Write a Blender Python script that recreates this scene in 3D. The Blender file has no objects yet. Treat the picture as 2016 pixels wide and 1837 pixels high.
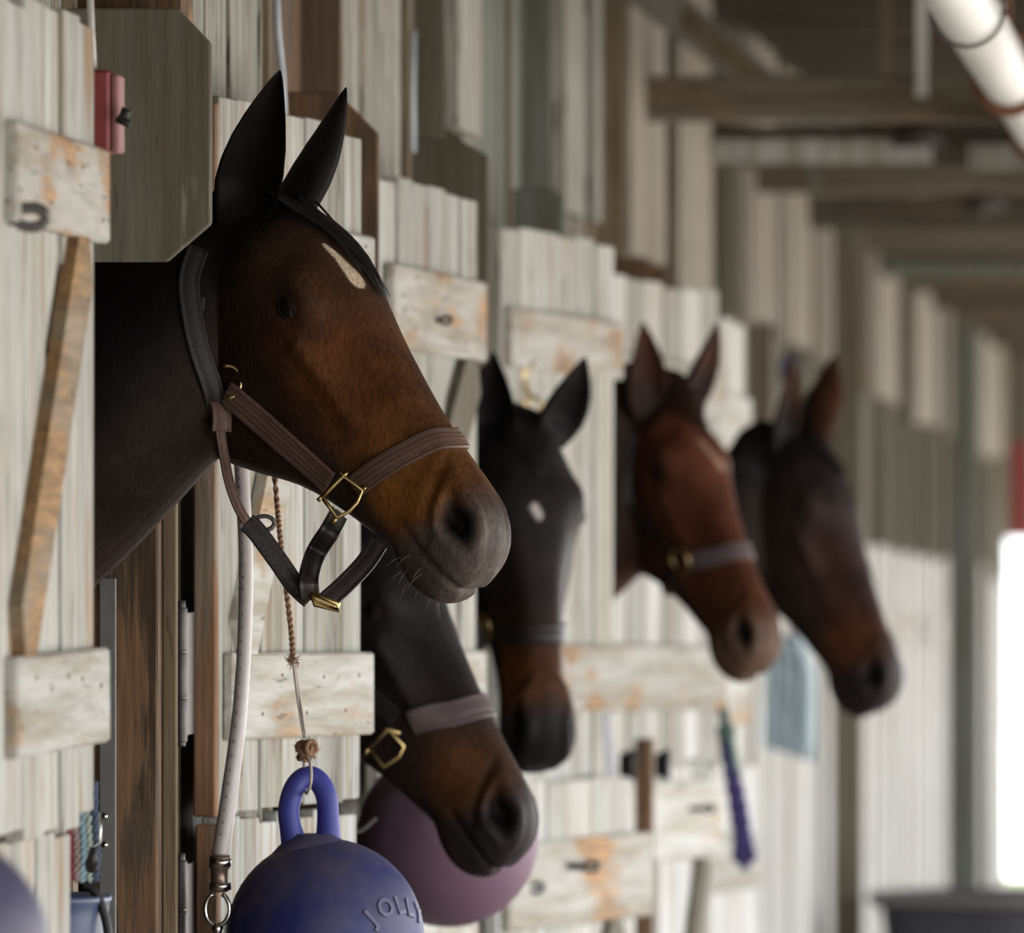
import bpy, bmesh, math, random
import numpy as np
from mathutils import Vector, Matrix
from mathutils.bvhtree import BVHTree

SC = bpy.context.scene
COL = SC.collection
rnd = random.Random(7)

# ------------------------------------------------------------------ camera
F_PX = 22800.0                    # focal length in pixels of the 2016 x 1837 frame
VPX, HOR = 2450.0, 930.0          # vanishing point of the stall row
CAM = Vector((1.467, 0.0, 1.70))  # 1.47 m out from the stall fronts
YAW = math.atan((VPX - 1008.0) / F_PX)
FWD = Vector((-math.sin(YAW), math.cos(YAW), 0))
RGT = Vector((math.cos(YAW), math.sin(YAW), 0))
cam_d = bpy.data.cameras.new('camera')
cam_d.sensor_fit = 'HORIZONTAL'
cam_d.sensor_width = 36.0
cam_d.lens = F_PX / 2016.0 * 36.0
cam_d.shift_y = (HOR - 918.5) / 2016.0
cam_d.clip_start, cam_d.clip_end = 0.5, 400
cam_d.dof.use_dof = True
cam_d.dof.focus_distance = 15.05
cam_d.dof.aperture_fstop = (cam_d.lens / 1000.0) / 0.041
cam = bpy.data.objects.new('camera', cam_d)
COL.objects.link(cam)
cam.location = CAM
cam.rotation_euler = (math.pi / 2, 0, YAW)
SC.camera = cam

# ------------------------------------------------------------------ world, sun, exposure
world = bpy.data.worlds.new('sky')
SC.world = world
world.use_nodes = True
wn = world.node_tree
sky = wn.nodes.new('ShaderNodeTexSky')
sky.sky_type = 'NISHITA'
sky.sun_disc = False
sky.sun_elevation = math.radians(48)
sky.sun_rotation = math.radians(75)
sky.air_density, sky.dust_density = 1.0, 3.0
hz = wn.nodes.new('ShaderNodeMix'); hz.data_type = 'RGBA'
hz.inputs[0].default_value = 0.72
hz.inputs[7].default_value = (5.6, 5.7, 5.9, 1)       # thin bright overcast over the blue
wn.links.new(sky.outputs[0], hz.inputs[6])
wn.links.new(hz.outputs[2], wn.nodes['Background'].inputs[0])
wn.nodes['Background'].inputs[1].default_value = 0.5

sun_d = bpy.data.lights.new('sun', 'SUN')
sun_d.energy = 9.0
sun_d.angle = math.radians(3)
sun_d.color = (1.0, 0.97, 0.93)
sun = bpy.data.objects.new('sun', sun_d)
COL.objects.link(sun)
sun.rotation_euler = Vector((-0.52, 0.10, -0.85)).to_track_quat('-Z', 'Y').to_euler()
sun.location = (12, 10, 12)

SC.view_settings.view_transform = 'Standard'
SC.view_settings.look = 'None'
SC.view_settings.gamma = 1.0
SC.view_settings.use_curve_mapping = False
SC.view_settings.exposure = 0.70
SC.cycles.max_bounces = 4
SC.cycles.diffuse_bounces = 3
SC.cycles.glossy_bounces = 2
SC.cycles.caustics_reflective = False
SC.cycles.caustics_refractive = False


# ------------------------------------------------------------------ helpers
def ray(px, py):
    return FWD + RGT * ((px - 1008.0) / F_PX) + Vector((0, 0, -(py - HOR) / F_PX))


def at(px, py, y):
    """the point of the place seen at a photo pixel, on the cross plane at distance y down the aisle"""
    d = ray(px, py)
    return CAM + d * (y / d.y)


def ppm(y):
    return F_PX / y


def link(o, parent=None):
    COL.objects.link(o)
    if parent is not None:
        o.parent = parent
    return o


def tag(o, label=None, cat=None, group=None, kind=None):
    if label: o['label'] = label
    if cat: o['category'] = cat
    if group: o['group'] = group
    if kind: o['kind'] = kind
    return o


def empty(name, loc=(0, 0, 0), rz=0.0):
    o = bpy.data.objects.new(name, None)
    o.empty_display_size = 0.05
    o.location = loc
    o.rotation_euler = (0, 0, rz)
    COL.objects.link(o)
    return o


def mesh_obj(name, verts, faces, mat, parent=None, smooth=False, local=True):
    """verts in the parent's space (local=True) or in world space (local=False)"""
    me = bpy.data.meshes.new(name)
    if not local and parent is not None:
        mw = Matrix.Translation(parent.location) @ parent.rotation_euler.to_matrix().to_4x4()
        inv = mw.inverted()
        verts = [inv @ Vector(v) for v in verts]
    me.from_pydata([tuple(v) for v in verts], [], [tuple(f) for f in faces])
    if mat is not None:
        me.materials.append(mat)
    if smooth:
        me.polygons.foreach_set('use_smooth', [True] * len(me.polygons))
    me.update()
    return link(bpy.data.objects.new(name, me), parent)


def bm_obj(name, bm, mat, parent=None, smooth=False):
    me = bpy.data.meshes.new(name)
    bm.to_mesh(me); bm.free()
    if mat is not None:
        me.materials.append(mat)
    if smooth:
        me.polygons.foreach_set('use_smooth', [True] * len(me.polygons))
    return link(bpy.data.objects.new(name, me), parent)


def box_bm(bm, lo, hi, bevel=0.0, mtx=None):
    lo, hi = Vector(lo), Vector(hi)
    r = bmesh.ops.create_cube(bm, size=1.0)
    vs = r['verts']
    for v in vs:
        v.co = Vector([(lo[i] + hi[i]) / 2 + v.co[i] * (hi[i] - lo[i]) for i in range(3)])
    if bevel:
        es = list({e for v in vs for e in v.link_edges})
        rr = bmesh.ops.bevel(bm, geom=es, offset=bevel, segments=1, affect='EDGES', profile=0.5)
        vs = list({v for f in rr['faces'] for v in f.verts} | {v for v in vs if v.is_valid})
    if mtx is not None:
        bmesh.ops.transform(bm, matrix=mtx, verts=vs)
    return vs


def box(name, lo, hi, mat, parent=None, bevel=0.0):
    bm = bmesh.new()
    box_bm(bm, lo, hi, bevel)
    return bm_obj(name, bm, mat, parent)


def frames(pts):
    pts = [Vector(p) for p in pts]
    n = len(pts)
    T = []
    for i in range(n):
        T.append((pts[min(i + 1, n - 1)] - pts[max(i - 1, 0)]).normalized())
    u = T[0].orthogonal().normalized()
    U = []
    for t in T:
        u = (u - t * u.dot(t)).normalized()
        U.append(u)
    return pts, T, U


def tube_data(pts, r, seg=10, caps=True):
    pts, T, U = frames(pts)
    rr = r if isinstance(r, (list, tuple)) else [r] * len(pts)
    V, Fc = [], []
    for p, t, u, q in zip(pts, T, U, rr):
        w = t.cross(u)
        for k in range(seg):
            a = 2 * math.pi * k / seg
            V.append(p + (u * math.cos(a) + w * math.sin(a)) * q)
    for i in range(len(pts) - 1):
        for k in range(seg):
            a, b = i * seg + k, i * seg + (k + 1) % seg
            Fc.append((a, b, b + seg, a + seg))
    if caps:
        Fc.append(tuple(range(seg))[::-1])
        Fc.append(tuple(range((len(pts) - 1) * seg, len(pts) * seg)))
    return V, Fc


def tube(name, pts, r, mat, parent=None, seg=10, local=True):
    V, Fc = tube_data(pts, r, seg)
    return mesh_obj(name, V, Fc, mat, parent, True, local)


def catmull(ctrl, n):
    """smooth polyline of n samples through the control points (numpy, any width)"""
    c = np.asarray([tuple(x) for x in ctrl], float)
    m = len(c)
    t = np.linspace(0, m - 1 - 1e-9, n)
    i = t.astype(int)
    f = (t - i)[:, None]
    p = lambda k: c[np.clip(i + k, 0, m - 1)]
    p0, p1, p2, p3 = p(-1), p(0), p(1), p(2)
    return 0.5 * (2 * p1 + (p2 - p0) * f + (2 * p0 - 5 * p1 + 4 * p2 - p3) * f ** 2 + (3 * p1 - p0 - 3 * p2 + p3) * f ** 3)


def join_data(parts):
    V, Fc = [], []
    for v, f in parts:
        o = len(V)
        V += [tuple(x) for x in v]
        Fc += [tuple(i + o for i in q) for q in f]
    return V, Fc


def smoothstep(a, b, x):
    t = np.clip((x - a) / (b - a), 0, 1)
    return t * t * (3 - 2 * t)


# ------------------------------------------------------------------ materials
def nodes_mat(name):
    m = bpy.data.materials.new(name)
    m.use_nodes = True
    nt = m.node_tree
    return m, nt, nt.nodes['Principled BSDF']


def simple_mat(name, col, rough=0.6, metal=0.0, bump=0.0, scale=60, var=0.15, spec=0.5):
    m, nt, b = nodes_mat(name)
    N, Lk = nt.nodes, nt.links
    tc = N.new('ShaderNodeTexCoord')
    no = N.new('ShaderNodeTexNoise'); no.inputs['Scale'].default_value = scale; no.inputs['Detail'].default_value = 4
    Lk.new(tc.outputs['Object'], no.inputs['Vector'])
    mx = N.new('ShaderNodeMix'); mx.data_type = 'RGBA'
    mx.inputs[6].default_value = (*[c * (1 - var) for c in col], 1)
    mx.inputs[7].default_value = (*[min(1, c * (1 + var)) for c in col], 1)
    Lk.new(no.outputs['Fac'], mx.inputs[0])
    Lk.new(mx.outputs[2], b.inputs['Base Color'])
    b.inputs['Roughness'].default_value = rough
    b.inputs['Metallic'].default_value = metal
    b.inputs['Specular IOR Level'].default_value = spec
    if bump:
        bp = N.new('ShaderNodeBump'); bp.inputs['Strength'].default_value = bump; bp.inputs['Distance'].default_value = 0.002
        Lk.new(no.outputs['Fac'], bp.inputs['Height'])
        Lk.new(bp.outputs[0], b.inputs['Normal'])
    return m


def wood_mat(name, paint, bare=(0.36, 0.2, 0.1), peel=0.42, dark=0.5, axis='Z', crack=0.5, tint=0.2, crk=.335):
    """painted boards: streaks and hairline cracks along the grain, paint worn through to bare wood in patches"""
    m, nt, b = nodes_mat(name)
    N, Lk = nt.nodes, nt.links
    tc = N.new('ShaderNodeTexCoord')
    oi = N.new('ShaderNodeObjectInfo')
    sc = N.new('ShaderNodeVectorMath'); sc.operation = 'SCALE'
    cmb = N.new('ShaderNodeCombineXYZ')
    for k in range(3):
        mm = N.new('ShaderNodeMath'); mm.operation = 'MULTIPLY'; mm.inputs[1].default_value = (37.1, 53.7, 71.3)[k]
        Lk.new(oi.outputs['Random'], mm.inputs[0]); Lk.new(mm.outputs[0], cmb.inputs[k])
    add = N.new('ShaderNodeVectorMath'); add.operation = 'ADD'
    Lk.new(tc.outputs['Object'], add.inputs[0]); Lk.new(cmb.outputs[0], add.inputs[1])
    st = {'X': (0.06, 1, 1), 'Y': (1, 0.06, 1), 'Z': (1, 1, 0.06)}[axis]
    mp = N.new('ShaderNodeMapping'); mp.inputs['Scale'].default_value = st
    Lk.new(add.outputs[0], mp.inputs['Vector'])
    grain = N.new('ShaderNodeTexNoise'); grain.inputs['Scale'].default_value = 90; grain.inputs['Detail'].default_value = 4; grain.inputs['Roughness'].default_value = 0.7
    Lk.new(mp.outputs[0], grain.inputs['Vector'])
    blot = N.new('ShaderNodeTexNoise'); blot.inputs['Scale'].default_value = 7; blot.inputs['Detail'].default_value = 4
    mp2 = N.new('ShaderNodeMapping'); mp2.inputs['Scale'].default_value = tuple(0.35 if v < 1 else 1 for v in st)
    Lk.new(add.outputs[0], mp2.inputs['Vector']); Lk.new(mp2.outputs[0], blot.inputs['Vector'])
    # paint with streaks
    r1 = N.new('ShaderNodeValToRGB')
    r1.color_ramp.elements[0].position, r1.color_ramp.elements[1].position = 0.25, 0.62
    r1.color_ramp.elements[0].color = (*[c * dark for c in paint], 1)
    r1.color_ramp.elements[1].color = (*paint, 1)
    Lk.new(grain.outputs['Fac'], r1.inputs[0])
    # old stains and coarse weather streaks in the paint
    cs = N.new('ShaderNodeTexNoise'); cs.inputs['Scale'].default_value = 26; cs.inputs['Detail'].default_value = 3; cs.inputs['Roughness'].default_value = 0.65
    Lk.new(mp.outputs[0], cs.inputs['Vector'])
    rs = N.new('ShaderNodeValToRGB')
    rs.color_ramp.elements[0].position, rs.color_ramp.elements[1].position = 0.36, 0.60
    rs.color_ramp.elements[0].color = (*[c * k for c, k in zip(paint, (.70, .64, .54))], 1)
    rs.color_ramp.elements[1].color = (*paint, 1)
    Lk.new(cs.outputs['Fac'], rs.inputs[0])
    ms = N.new('ShaderNodeMix'); ms.data_type = 'RGBA'; ms.blend_type = 'MULTIPLY'; ms.inputs[0].default_value = 1.0
    nrm = N.new('ShaderNodeMix'); nrm.data_type = 'RGBA'; nrm.blend_type = 'DIVIDE'; nrm.inputs[0].default_value = 1.0
    Lk.new(rs.outputs[0], nrm.inputs[6]); nrm.inputs[7].default_value = (*paint, 1)
    Lk.new(r1.outputs[0], ms.inputs[6]); Lk.new(nrm.outputs[2], ms.inputs[7])
    # bare wood
    r2 = N.new('ShaderNodeValToRGB')
    r2.color_ramp.elements[0].position, r2.color_ramp.elements[1].position = 0.3, 0.7
    r2.color_ramp.elements[0].color = (*[c * 0.45 for c in bare], 1)
    r2.color_ramp.elements[1].color = (*[min(1, c * 1.25) for c in bare], 1)
    Lk.new(grain.outputs['Fac'], r2.inputs[0])
    # wear mask
    ma = N.new('ShaderNodeMath'); ma.operation = 'MULTIPLY_ADD'; ma.inputs[1].default_value = 0.35; ma.inputs[2].default_value = -0.17
    Lk.new(grain.outputs['Fac'], ma.inputs[0])
    mb = N.new('ShaderNodeMath'); mb.operation = 'ADD'
    Lk.new(blot.outputs['Fac'], mb.inputs[0]); Lk.new(ma.outputs[0], mb.inputs[1])
    r3 = N.new('ShaderNodeValToRGB')
    r3.color_ramp.elements[0].position, r3.color_ramp.elements[1].position = 1 - peel - 0.03, 1 - peel + 0.05
    r3.color_ramp.elements[0].color, r3.color_ramp.elements[1].color = (0, 0, 0, 1), (1, 1, 1, 1)
    Lk.new(mb.outputs[0], r3.inputs[0])
    mx = N.new('ShaderNodeMix'); mx.data_type = 'RGBA'
    Lk.new(r3.outputs[0], mx.inputs[0]); Lk.new(ms.outputs[2], mx.inputs[6]); Lk.new(r2.outputs[0], mx.inputs[7])
    # hairline cracks
    mp3 = N.new('ShaderNodeMapping'); mp3.inputs['Scale'].default_value = tuple(0.12 if v < 1 else 1 for v in st)
    Lk.new(add.outputs[0], mp3.inputs['Vector'])
    vo = N.new('ShaderNodeTexNoise'); vo.inputs['Scale'].default_value = 60; vo.inputs['Detail'].default_value = 2
    Lk.new(mp3.outputs[0], vo.inputs['Vector'])
    r4 = N.new('ShaderNodeValToRGB')
    r4.color_ramp.elements[0].position, r4.color_ramp.elements[1].position = crk - .035, crk
    r4.color_ramp.elements[0].color, r4.color_ramp.elements[1].color = (crack, crack, crack, 1), (0, 0, 0, 1)
    Lk.new(vo.outputs['Fac'], r4.inputs[0])
    mx2 = N.new('ShaderNodeMix'); mx2.data_type = 'RGBA'
    Lk.new(r4.outputs[0], mx2.inputs[0]); Lk.new(mx.outputs[2], mx2.inputs[6]); mx2.inputs[7].default_value = (0.05, 0.04, 0.03, 1)
    # each board a little different
    hsv = N.new('ShaderNodeHueSaturation')
    mr = N.new('ShaderNodeMapRange'); mr.inputs[3].default_value = 1 - tint; mr.inputs[4].default_value = 1 + tint * 0.5
    Lk.new(oi.outputs['Random'], mr.inputs[0]); Lk.new(mr.outputs[0], hsv.inputs['Value'])
    Lk.new(mx2.outputs[2], hsv.inputs['Color'])
    Lk.new(hsv.outputs[0], b.inputs['Base Color'])
    b.inputs['Roughness'].default_value = 0.8
    b.inputs['Specular IOR Level'].default_value = 0.25
    bp = N.new('ShaderNodeBump'); bp.inputs['Strength'].default_value = 0.5; bp.inputs['Distance'].default_value = 0.002
    Lk.new(grain.outputs['Fac'], bp.inputs['Height'])
    bp2 = N.new('ShaderNodeBump'); bp2.invert = True; bp2.inputs['Strength'].default_value = 0.6; bp2.inputs['Distance'].default_value = 0.002
    Lk.new(r3.outputs[0], bp2.inputs['Height']); Lk.new(bp.outputs[0], bp2.inputs['Normal'])
    Lk.new(bp2.outputs[0], b.inputs['Normal'])
    return m


def coat_mat(name, gloss=0.48):
    """short horse coat: pattern colour and jowl shade from the mesh attribute, hair-fine variation on top"""
    m, nt, b = nodes_mat(name)
    N, Lk = nt.nodes, nt.links
    at_ = N.new('ShaderNodeAttribute'); at_.attribute_name = 'coat'
    tc = N.new('ShaderNodeTexCoord')
    no = N.new('ShaderNodeTexNoise'); no.inputs['Scale'].default_value = 260; no.inputs['Detail'].default_value = 3
    mp = N.new('ShaderNodeMapping'); mp.inputs['Scale'].default_value = (1, 1, 0.3); mp.inputs['Rotation'].default_value = (0, 0.6, 0)
    Lk.new(tc.outputs['Object'], mp.inputs['Vector']); Lk.new(mp.outputs[0], no.inputs['Vector'])
    big = N.new('ShaderNodeTexNoise'); big.inputs['Scale'].default_value = 16; big.inputs['Detail'].default_value = 5
    Lk.new(tc.outputs['Object'], big.inputs['Vector'])
    mr = N.new('ShaderNodeMapRange'); mr.inputs[1].default_value = 0.2; mr.inputs[2].default_value = 0.8; mr.inputs[3].default_value = 0.5; mr.inputs[4].default_value = 1.5
    Lk.new(no.outputs['Fac'], mr.inputs[0])
    mr2 = N.new('ShaderNodeMapRange'); mr2.inputs[1].default_value = 0.25; mr2.inputs[2].default_value = 0.75; mr2.inputs[3].default_value = 0.58; mr2.inputs[4].default_value = 1.42
    Lk.new(big.outputs['Fac'], mr2.inputs[0])
    mu = N.new('ShaderNodeMath'); mu.operation = 'MULTIPLY'
    Lk.new(mr.outputs[0], mu.inputs[0]); Lk.new(mr2.outputs[0], mu.inputs[1])
    vs = N.new('ShaderNodeVectorMath'); vs.operation = 'SCALE'
    Lk.new(at_.outputs['Color'], vs.inputs[0]); Lk.new(mu.outputs[0], vs.inputs['Scale'])
    Lk.new(vs.outputs[0], b.inputs['Base Color'])
    b.inputs['Roughness'].default_value = gloss
    b.inputs['Specular IOR Level'].default_value = 0.11
    b.inputs['Sheen Weight'].default_value = 0.03
    b.inputs['Sheen Roughness'].default_value = 0.4
    bp = N.new('ShaderNodeBump'); bp.inputs['Strength'].default_value = 0.35; bp.inputs['Distance'].default_value = 0.0012
    Lk.new(no.outputs['Fac'], bp.inputs['Height']); Lk.new(bp.outputs[0], b.inputs['Normal'])
    return m


def leather_mat(name, col, rough=0.5):
    return simple_mat(name, col, rough, 0, 0.4, 220, 0.3, 0.4)
# ------------------------------------------------------------------ barn materials
WHITE = (.60, .61, .585)
M_WHITE = wood_mat('white_paint_boards', WHITE, bare=(.44, .33, .23), peel=.33, dark=.50, crack=.7, crk=.35)
M_WORN = wood_mat('worn_white_boards', WHITE, bare=(.45, .31, .19), peel=.42, dark=.62)
M_BATTEN = wood_mat('worn_white_battens', (.62, .62, .59), bare=(.47, .33, .21), peel=.36, dark=.72, axis='X')
M_BATTEN_P = wood_mat('peeling_battens', (.60, .59, .55), bare=(.50, .31, .17), peel=.45, dark=.68, axis='X')
M_EDGE = wood_mat('bare_orange_edge', (.46, .40, .32), bare=(.33, .19, .11), peel=.60, dark=.5)
M_BRACE = wood_mat('bare_brace', (.40, .32, .23), bare=(.42, .25, .12), peel=.52, dark=.6, axis='X')
M_WHITE_LIT = wood_mat('lit_white_boards', (.74, .75, .74), bare=(.52, .42, .33), peel=.32, dark=.66, crack=.5)  # brightened copy of the white: daylight on far and lower boards baked in
M_OLD = wood_mat('crazed_white_boards', (.47, .47, .43), bare=(.36, .28, .2), peel=.36, dark=.42, crack=.95, crk=.40)
M_DULL = wood_mat('dull_grey_boards', (.36, .33, .285), bare=(.30, .22, .15), peel=.38, dark=.55)
M_BARE = wood_mat('bare_brown_timber', (.19, .135, .095), bare=(.27, .16, .09), peel=.48, dark=.38)
M_TRIM = wood_mat('tan_trim', (.28, .23, .16), bare=(.25, .16, .09), peel=.35, dark=.6)
M_KHAKI = wood_mat('khaki_boards', (.19, .175, .135), bare=(.22, .18, .13), peel=.30, dark=.7, crack=.3)
M_BROWN = wood_mat('brown_boards', (.135, .095, .066), bare=(.175, .105, .058), peel=.5, dark=.6, crack=.3)
M_GREY = wood_mat('grey_green_panel', (.20, .215, .19), peel=.2, dark=.85, crack=.1)
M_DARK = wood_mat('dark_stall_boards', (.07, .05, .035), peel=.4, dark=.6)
M_CEIL = wood_mat('roof_timber', (.12, .105, .08), bare=(.13, .10, .07), peel=.4, dark=.6, axis='X')
M_TRIM2 = wood_mat('tie_beam_timber', (.20, .175, .135), bare=(.20, .145, .10), peel=.42, dark=.6, axis='X')
M_DIRT = simple_mat('aisle_dirt', (.24, .215, .185), .95, 0, .5, 9, .25)
M_SAND = simple_mat('yard_sand', (.42, .40, .37), .95, 0, .4, 3, .2)
M_GRASS = simple_mat('grass', (.10, .20, .04), .95, 0, .4, 5, .4)
M_STEEL = simple_mat('dull_steel', (.17, .16, .155), .55, .75, .4, 70, .35)
M_ZINC = simple_mat('galvanised_plate', (.22, .22, .21), .5, .5, .3, 40, .3)
M_CHROME = simple_mat('bright_chrome', (.75, .74, .72), .18, 1.0)
M_BRASS = simple_mat('brass', (.72, .53, .24), .28, 1.0)
M_PVC = simple_mat('white_pvc', (.66, .66, .63), .4, 0, .1, 12, .1)
M_RUST = simple_mat('rusty_hanger', (.20, .085, .045), .75, .2, .5, 60, .35)
M_BLACK = simple_mat('black_iron', (.02, .02, .022), .5, .3, .2, 60, .3)

GSL = .0147


def gz(y):
    return -GSL * (y - 14.0)


# ------------------------------------------------------------------ setting: ground
def ground_strip(name, x0, x1, y0, y1, mat, dz=0.0, n=40):
    V, Fc = [], []
    for i in range(n + 1):
        y = y0 + (y1 - y0) * i / n
        V += [(x0, y, gz(y) + dz), (x1, y, gz(y) + dz), (x1, y, gz(y) + dz - .2), (x0, y, gz(y) + dz - .2)]
    for i in range(n):
        a = i * 4
        for k in range(4):
            b = (k + 1) % 4
            Fc.append((a + k, a + 4 + k, a + 4 + b, a + b))
    Fc += [(0, 1, 2, 3), tuple(n * 4 + k for k in (3, 2, 1, 0))]
    o = mesh_obj(name, V, Fc, mat)
    bm = bmesh.new(); bm.from_mesh(o.data); bmesh.ops.recalc_face_normals(bm, faces=bm.faces); bm.to_mesh(o.data); bm.free()
    return tag(o, kind='structure')


tag(ground_strip('floor', -4.0, 3.3, -8, 72.5, M_DIRT), 'tan dirt floor of the barn aisle and stalls')
tag(ground_strip('floor_yard', 3.3, 40, -30, 120, M_SAND, -.02), 'pale sand yard outside the open side of the barn')
tag(ground_strip('floor_lawn', -30, 3.3, 72.5, 75.0, M_GRASS, -.02), 'strip of green grass beyond the far end of the barn')
tag(ground_strip('floor_gravel', -30, 3.3, 75.0, 190, simple_mat('pale_gravel', (.72, .70, .66), .95, 0, .4, 6, .1), -.02), 'pale gravel beyond the far end of the barn')

# ------------------------------------------------------------------ setting: stall front wall, board by board
WX = .0        # aisle face of the stall fronts
YEND = 71.5
HINGE = [12.05, 15.9, 18.8, 21.7, 24.5, 27.3, 30.2]
while HINGE[-1] < 66:
    HINGE.append(HINGE[-1] + 2.85)


def wall_y(px, X=WX):
    return F_PX * (CAM.x - X) / (VPX - px)


wall = empty('wall_left', (0, 30, 0))
tag(wall, 'stall front wall of vertical boards in worn white and khaki paint', kind='structure')


def board(y0, y1, z0, z1, mat, proud=0.0, thick=.025, name='board', bottom=None):
    y0 += .0015; y1 -= .0015
    if bottom is None:
        V = [(proud - thick, y0, z0), (proud, y0, z0), (proud, y1, z0), (proud - thick, y1, z0)]
    else:                                   # cut at a slant
        V = [(proud - thick, y0, z0 + bottom), (proud, y0, z0 + bottom), (proud, y1, z0), (proud - thick, y1, z0)]
    V += [(proud - thick, y0, z1), (proud, y0, z1), (proud, y1, z1), (proud - thick, y1, z1)]
    V = [(a, b - 30, c) for a, b, c in V]
    Fc = [(0, 1, 2, 3), (7, 6, 5, 4), (0, 4, 5, 1), (1, 5, 6, 2), (2, 6, 7, 3), (3, 7, 4, 0)]
    Fc = [f[::-1] for f in Fc]
    return mesh_obj(name, V, Fc, mat, wall)


OPEN_W = 1.32
ROOF_Z = 3.05
rb = random.Random(3)
# plain wall before the first stall in view
prev = 8.0
board(-8, 8.0, -.6, ROOF_Z, M_WHITE)
for i, hy in enumerate(HINGE):
    o0, o1 = hy - .18 - OPEN_W, hy - .18
    near = hy < 31
    # boards between the previous opening and this one
    y = prev
    while y < o0 - .02:
        w = min(rb.uniform(.15, .21), o0 - y)
        if y < 15.92 < y + w: w = 15.92 - y
        if o0 - (y + w) < .06:
            w = o0 - y
        up = 1.70 + .60 - .0115 * (y - 22)
        if near:
            m = M_OLD if y < 18 else (M_OLD if y < 21.9 else (M_GREY if y < 23.2 else M_DULL))
            if 15.2 < y < 15.93: m = M_DARK  # shadow of the hinge gap painted in as dark boards
            board(y, y + w, gz(y) - .1, ROOF_Z, m, rb.uniform(-.003, .003))
        else:
            board(y, y + w, gz(y) - .1, up - .62, M_WHITE_LIT, rb.uniform(-.004, .004))
            wide = o0 - prev
            m = M_WHITE if (y - prev) > wide * .45 else M_KHAKI
            board(y, y + w, up - .62, ROOF_Z, m if m is M_KHAKI else M_KHAKI, rb.uniform(-.004, .004) - .01)
            if m is M_WHITE:
                board(y, y + w, up - .02, ROOF_Z, M_DULL, .02, name='board')
        y += w
    # over the opening: recessed boards
    zo = 2.12 - .011 * max(0, hy - 16)
    y = o0
    k = 0
    while y < o1 - .02:
        w = min(.22, o1 - y)
        m = {1: M_KHAKI, 2: M_BROWN, 3: M_KHAKI, 4: M_GREY, 5: M_TRIM}.get(i, M_KHAKI)
        board(y, y + w, zo, ROOF_Z, m, -.05)
        y += w; k += 1
    # jamb trims either side
    board(o0 - .05, o0 + .015, gz(hy), ROOF_Z, M_TRIM if near else M_KHAKI, .012, .07, 'jamb')
    if i != 1:
        board(o1 - .015, o1 + .05, gz(hy), ROOF_Z, m, .012, .07, 'jamb')
    prev = o1
y = prev
while y < YEND:
    board(y, y + .2, gz(y) - .1, 1.05, M_WHITE_LIT, rb.uniform(-.004, .004))
    board(y, y + .2, 1.05, ROOF_Z, M_KHAKI, rb.uniform(-.004, .004))
    y += .2
# white boards hung over the hinge side of the stalls, cut short at the bottom
for px0, px1, row in ((902, 948, 272), (1113, 1152, 430), (1172, 1186, 440), (1243, 1312, 525), (1338, 1400, 600), (1482, 1530, 640), (1560, 1600, 690),
                      (1622, 1642, 725), (1728, 1760, 790), (1803, 1850, 840), (1932, 1980, 900)):
    X = .03
    ya, yb = wall_y(px0, X), wall_y(px1, X)
    n = max(1, round((yb - ya) / .3))
    for k in range(n):
        a, b = ya + (yb - ya) * k / n, ya + (yb - ya) * (k + 1) / n
        zb = 1.70 + (HOR - row) / ppm(yb)
        board(a, b, zb, ROOF_Z, M_OLD if px0 < 1200 else M_DULL, X, .025, bottom=.004)

board(21.145, 21.17, 2.3, ROOF_Z, M_KHAKI, .005, .056, 'jamb')
# posts that stand proud of the wall
def post(px0, px1, y, z0, z1, mat, depth=.09, name='post'):
    xa, xb = at(px0, 0, y).x, at(px1, 0, y).x
    bm = bmesh.new()
    box_bm(bm, (xa, y - 30, z0), (xb, y + depth - 30, z1), .004)
    return bm_obj(name, bm, mat, wall)


post(1873, 1926, 58.0, -1.2, 2.5, M_GREY, .12)
post(1640, 1697, 40.0, -1.0, 2.6, M_KHAKI, .12)
post(1250, 1284, 24.30, -.3, 1.14, M_BARE, .08)
post(1085, 1107, 24.55, 2.17, 2.75, M_WHITE, .05)

# stall partitions, back wall
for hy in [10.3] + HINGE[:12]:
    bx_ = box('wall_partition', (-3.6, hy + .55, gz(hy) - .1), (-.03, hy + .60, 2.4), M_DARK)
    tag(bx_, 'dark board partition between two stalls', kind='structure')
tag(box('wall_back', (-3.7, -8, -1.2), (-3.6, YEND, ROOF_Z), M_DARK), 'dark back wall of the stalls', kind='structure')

# ------------------------------------------------------------------ setting: roof over aisle and stalls
roof = empty('ceiling', (0, 30, 0))
tag(roof, 'dim board roof with joists and tie beams over the aisle', kind='structure')
for x0, x1, z in ((-3.8, 3.5, ROOF_Z + .06),):
    box('roof_deck', (x0, -38, z), (x1, YEND + .6 - 30, z + .04), M_CEIL, roof)
bm = bmesh.new(); box_bm(bm, (-.02, -.03, -.07), (3.4, .03, .07), .003)
jm = bpy.data.meshes.new('joist'); bm.to_mesh(jm); bm.free(); jm.materials.append(M_CEIL)
y = 24.0
while y < YEND:
    o = bpy.data.objects.new('joist', jm); o.location = (0, y - 30, ROOF_Z - .01); link(o, roof)
    y += .75
for k, y in enumerate([27.9, 31.6, 34.2, 38.4, 42.0, 45.8, 49.5, 53.5, 57.5, 61.5, 65.5, 69.5]):
    z = 2.595 - .0035 * (y - 28)
    bm = bmesh.new()
    box_bm(bm, (-.04, y - 30 - .05, z - .05), (3.35, y - 30 + .05, z + .06), .005)
    bm_obj('tie_beam', bm, M_CEIL if k % 2 else M_TRIM2, roof)
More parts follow.
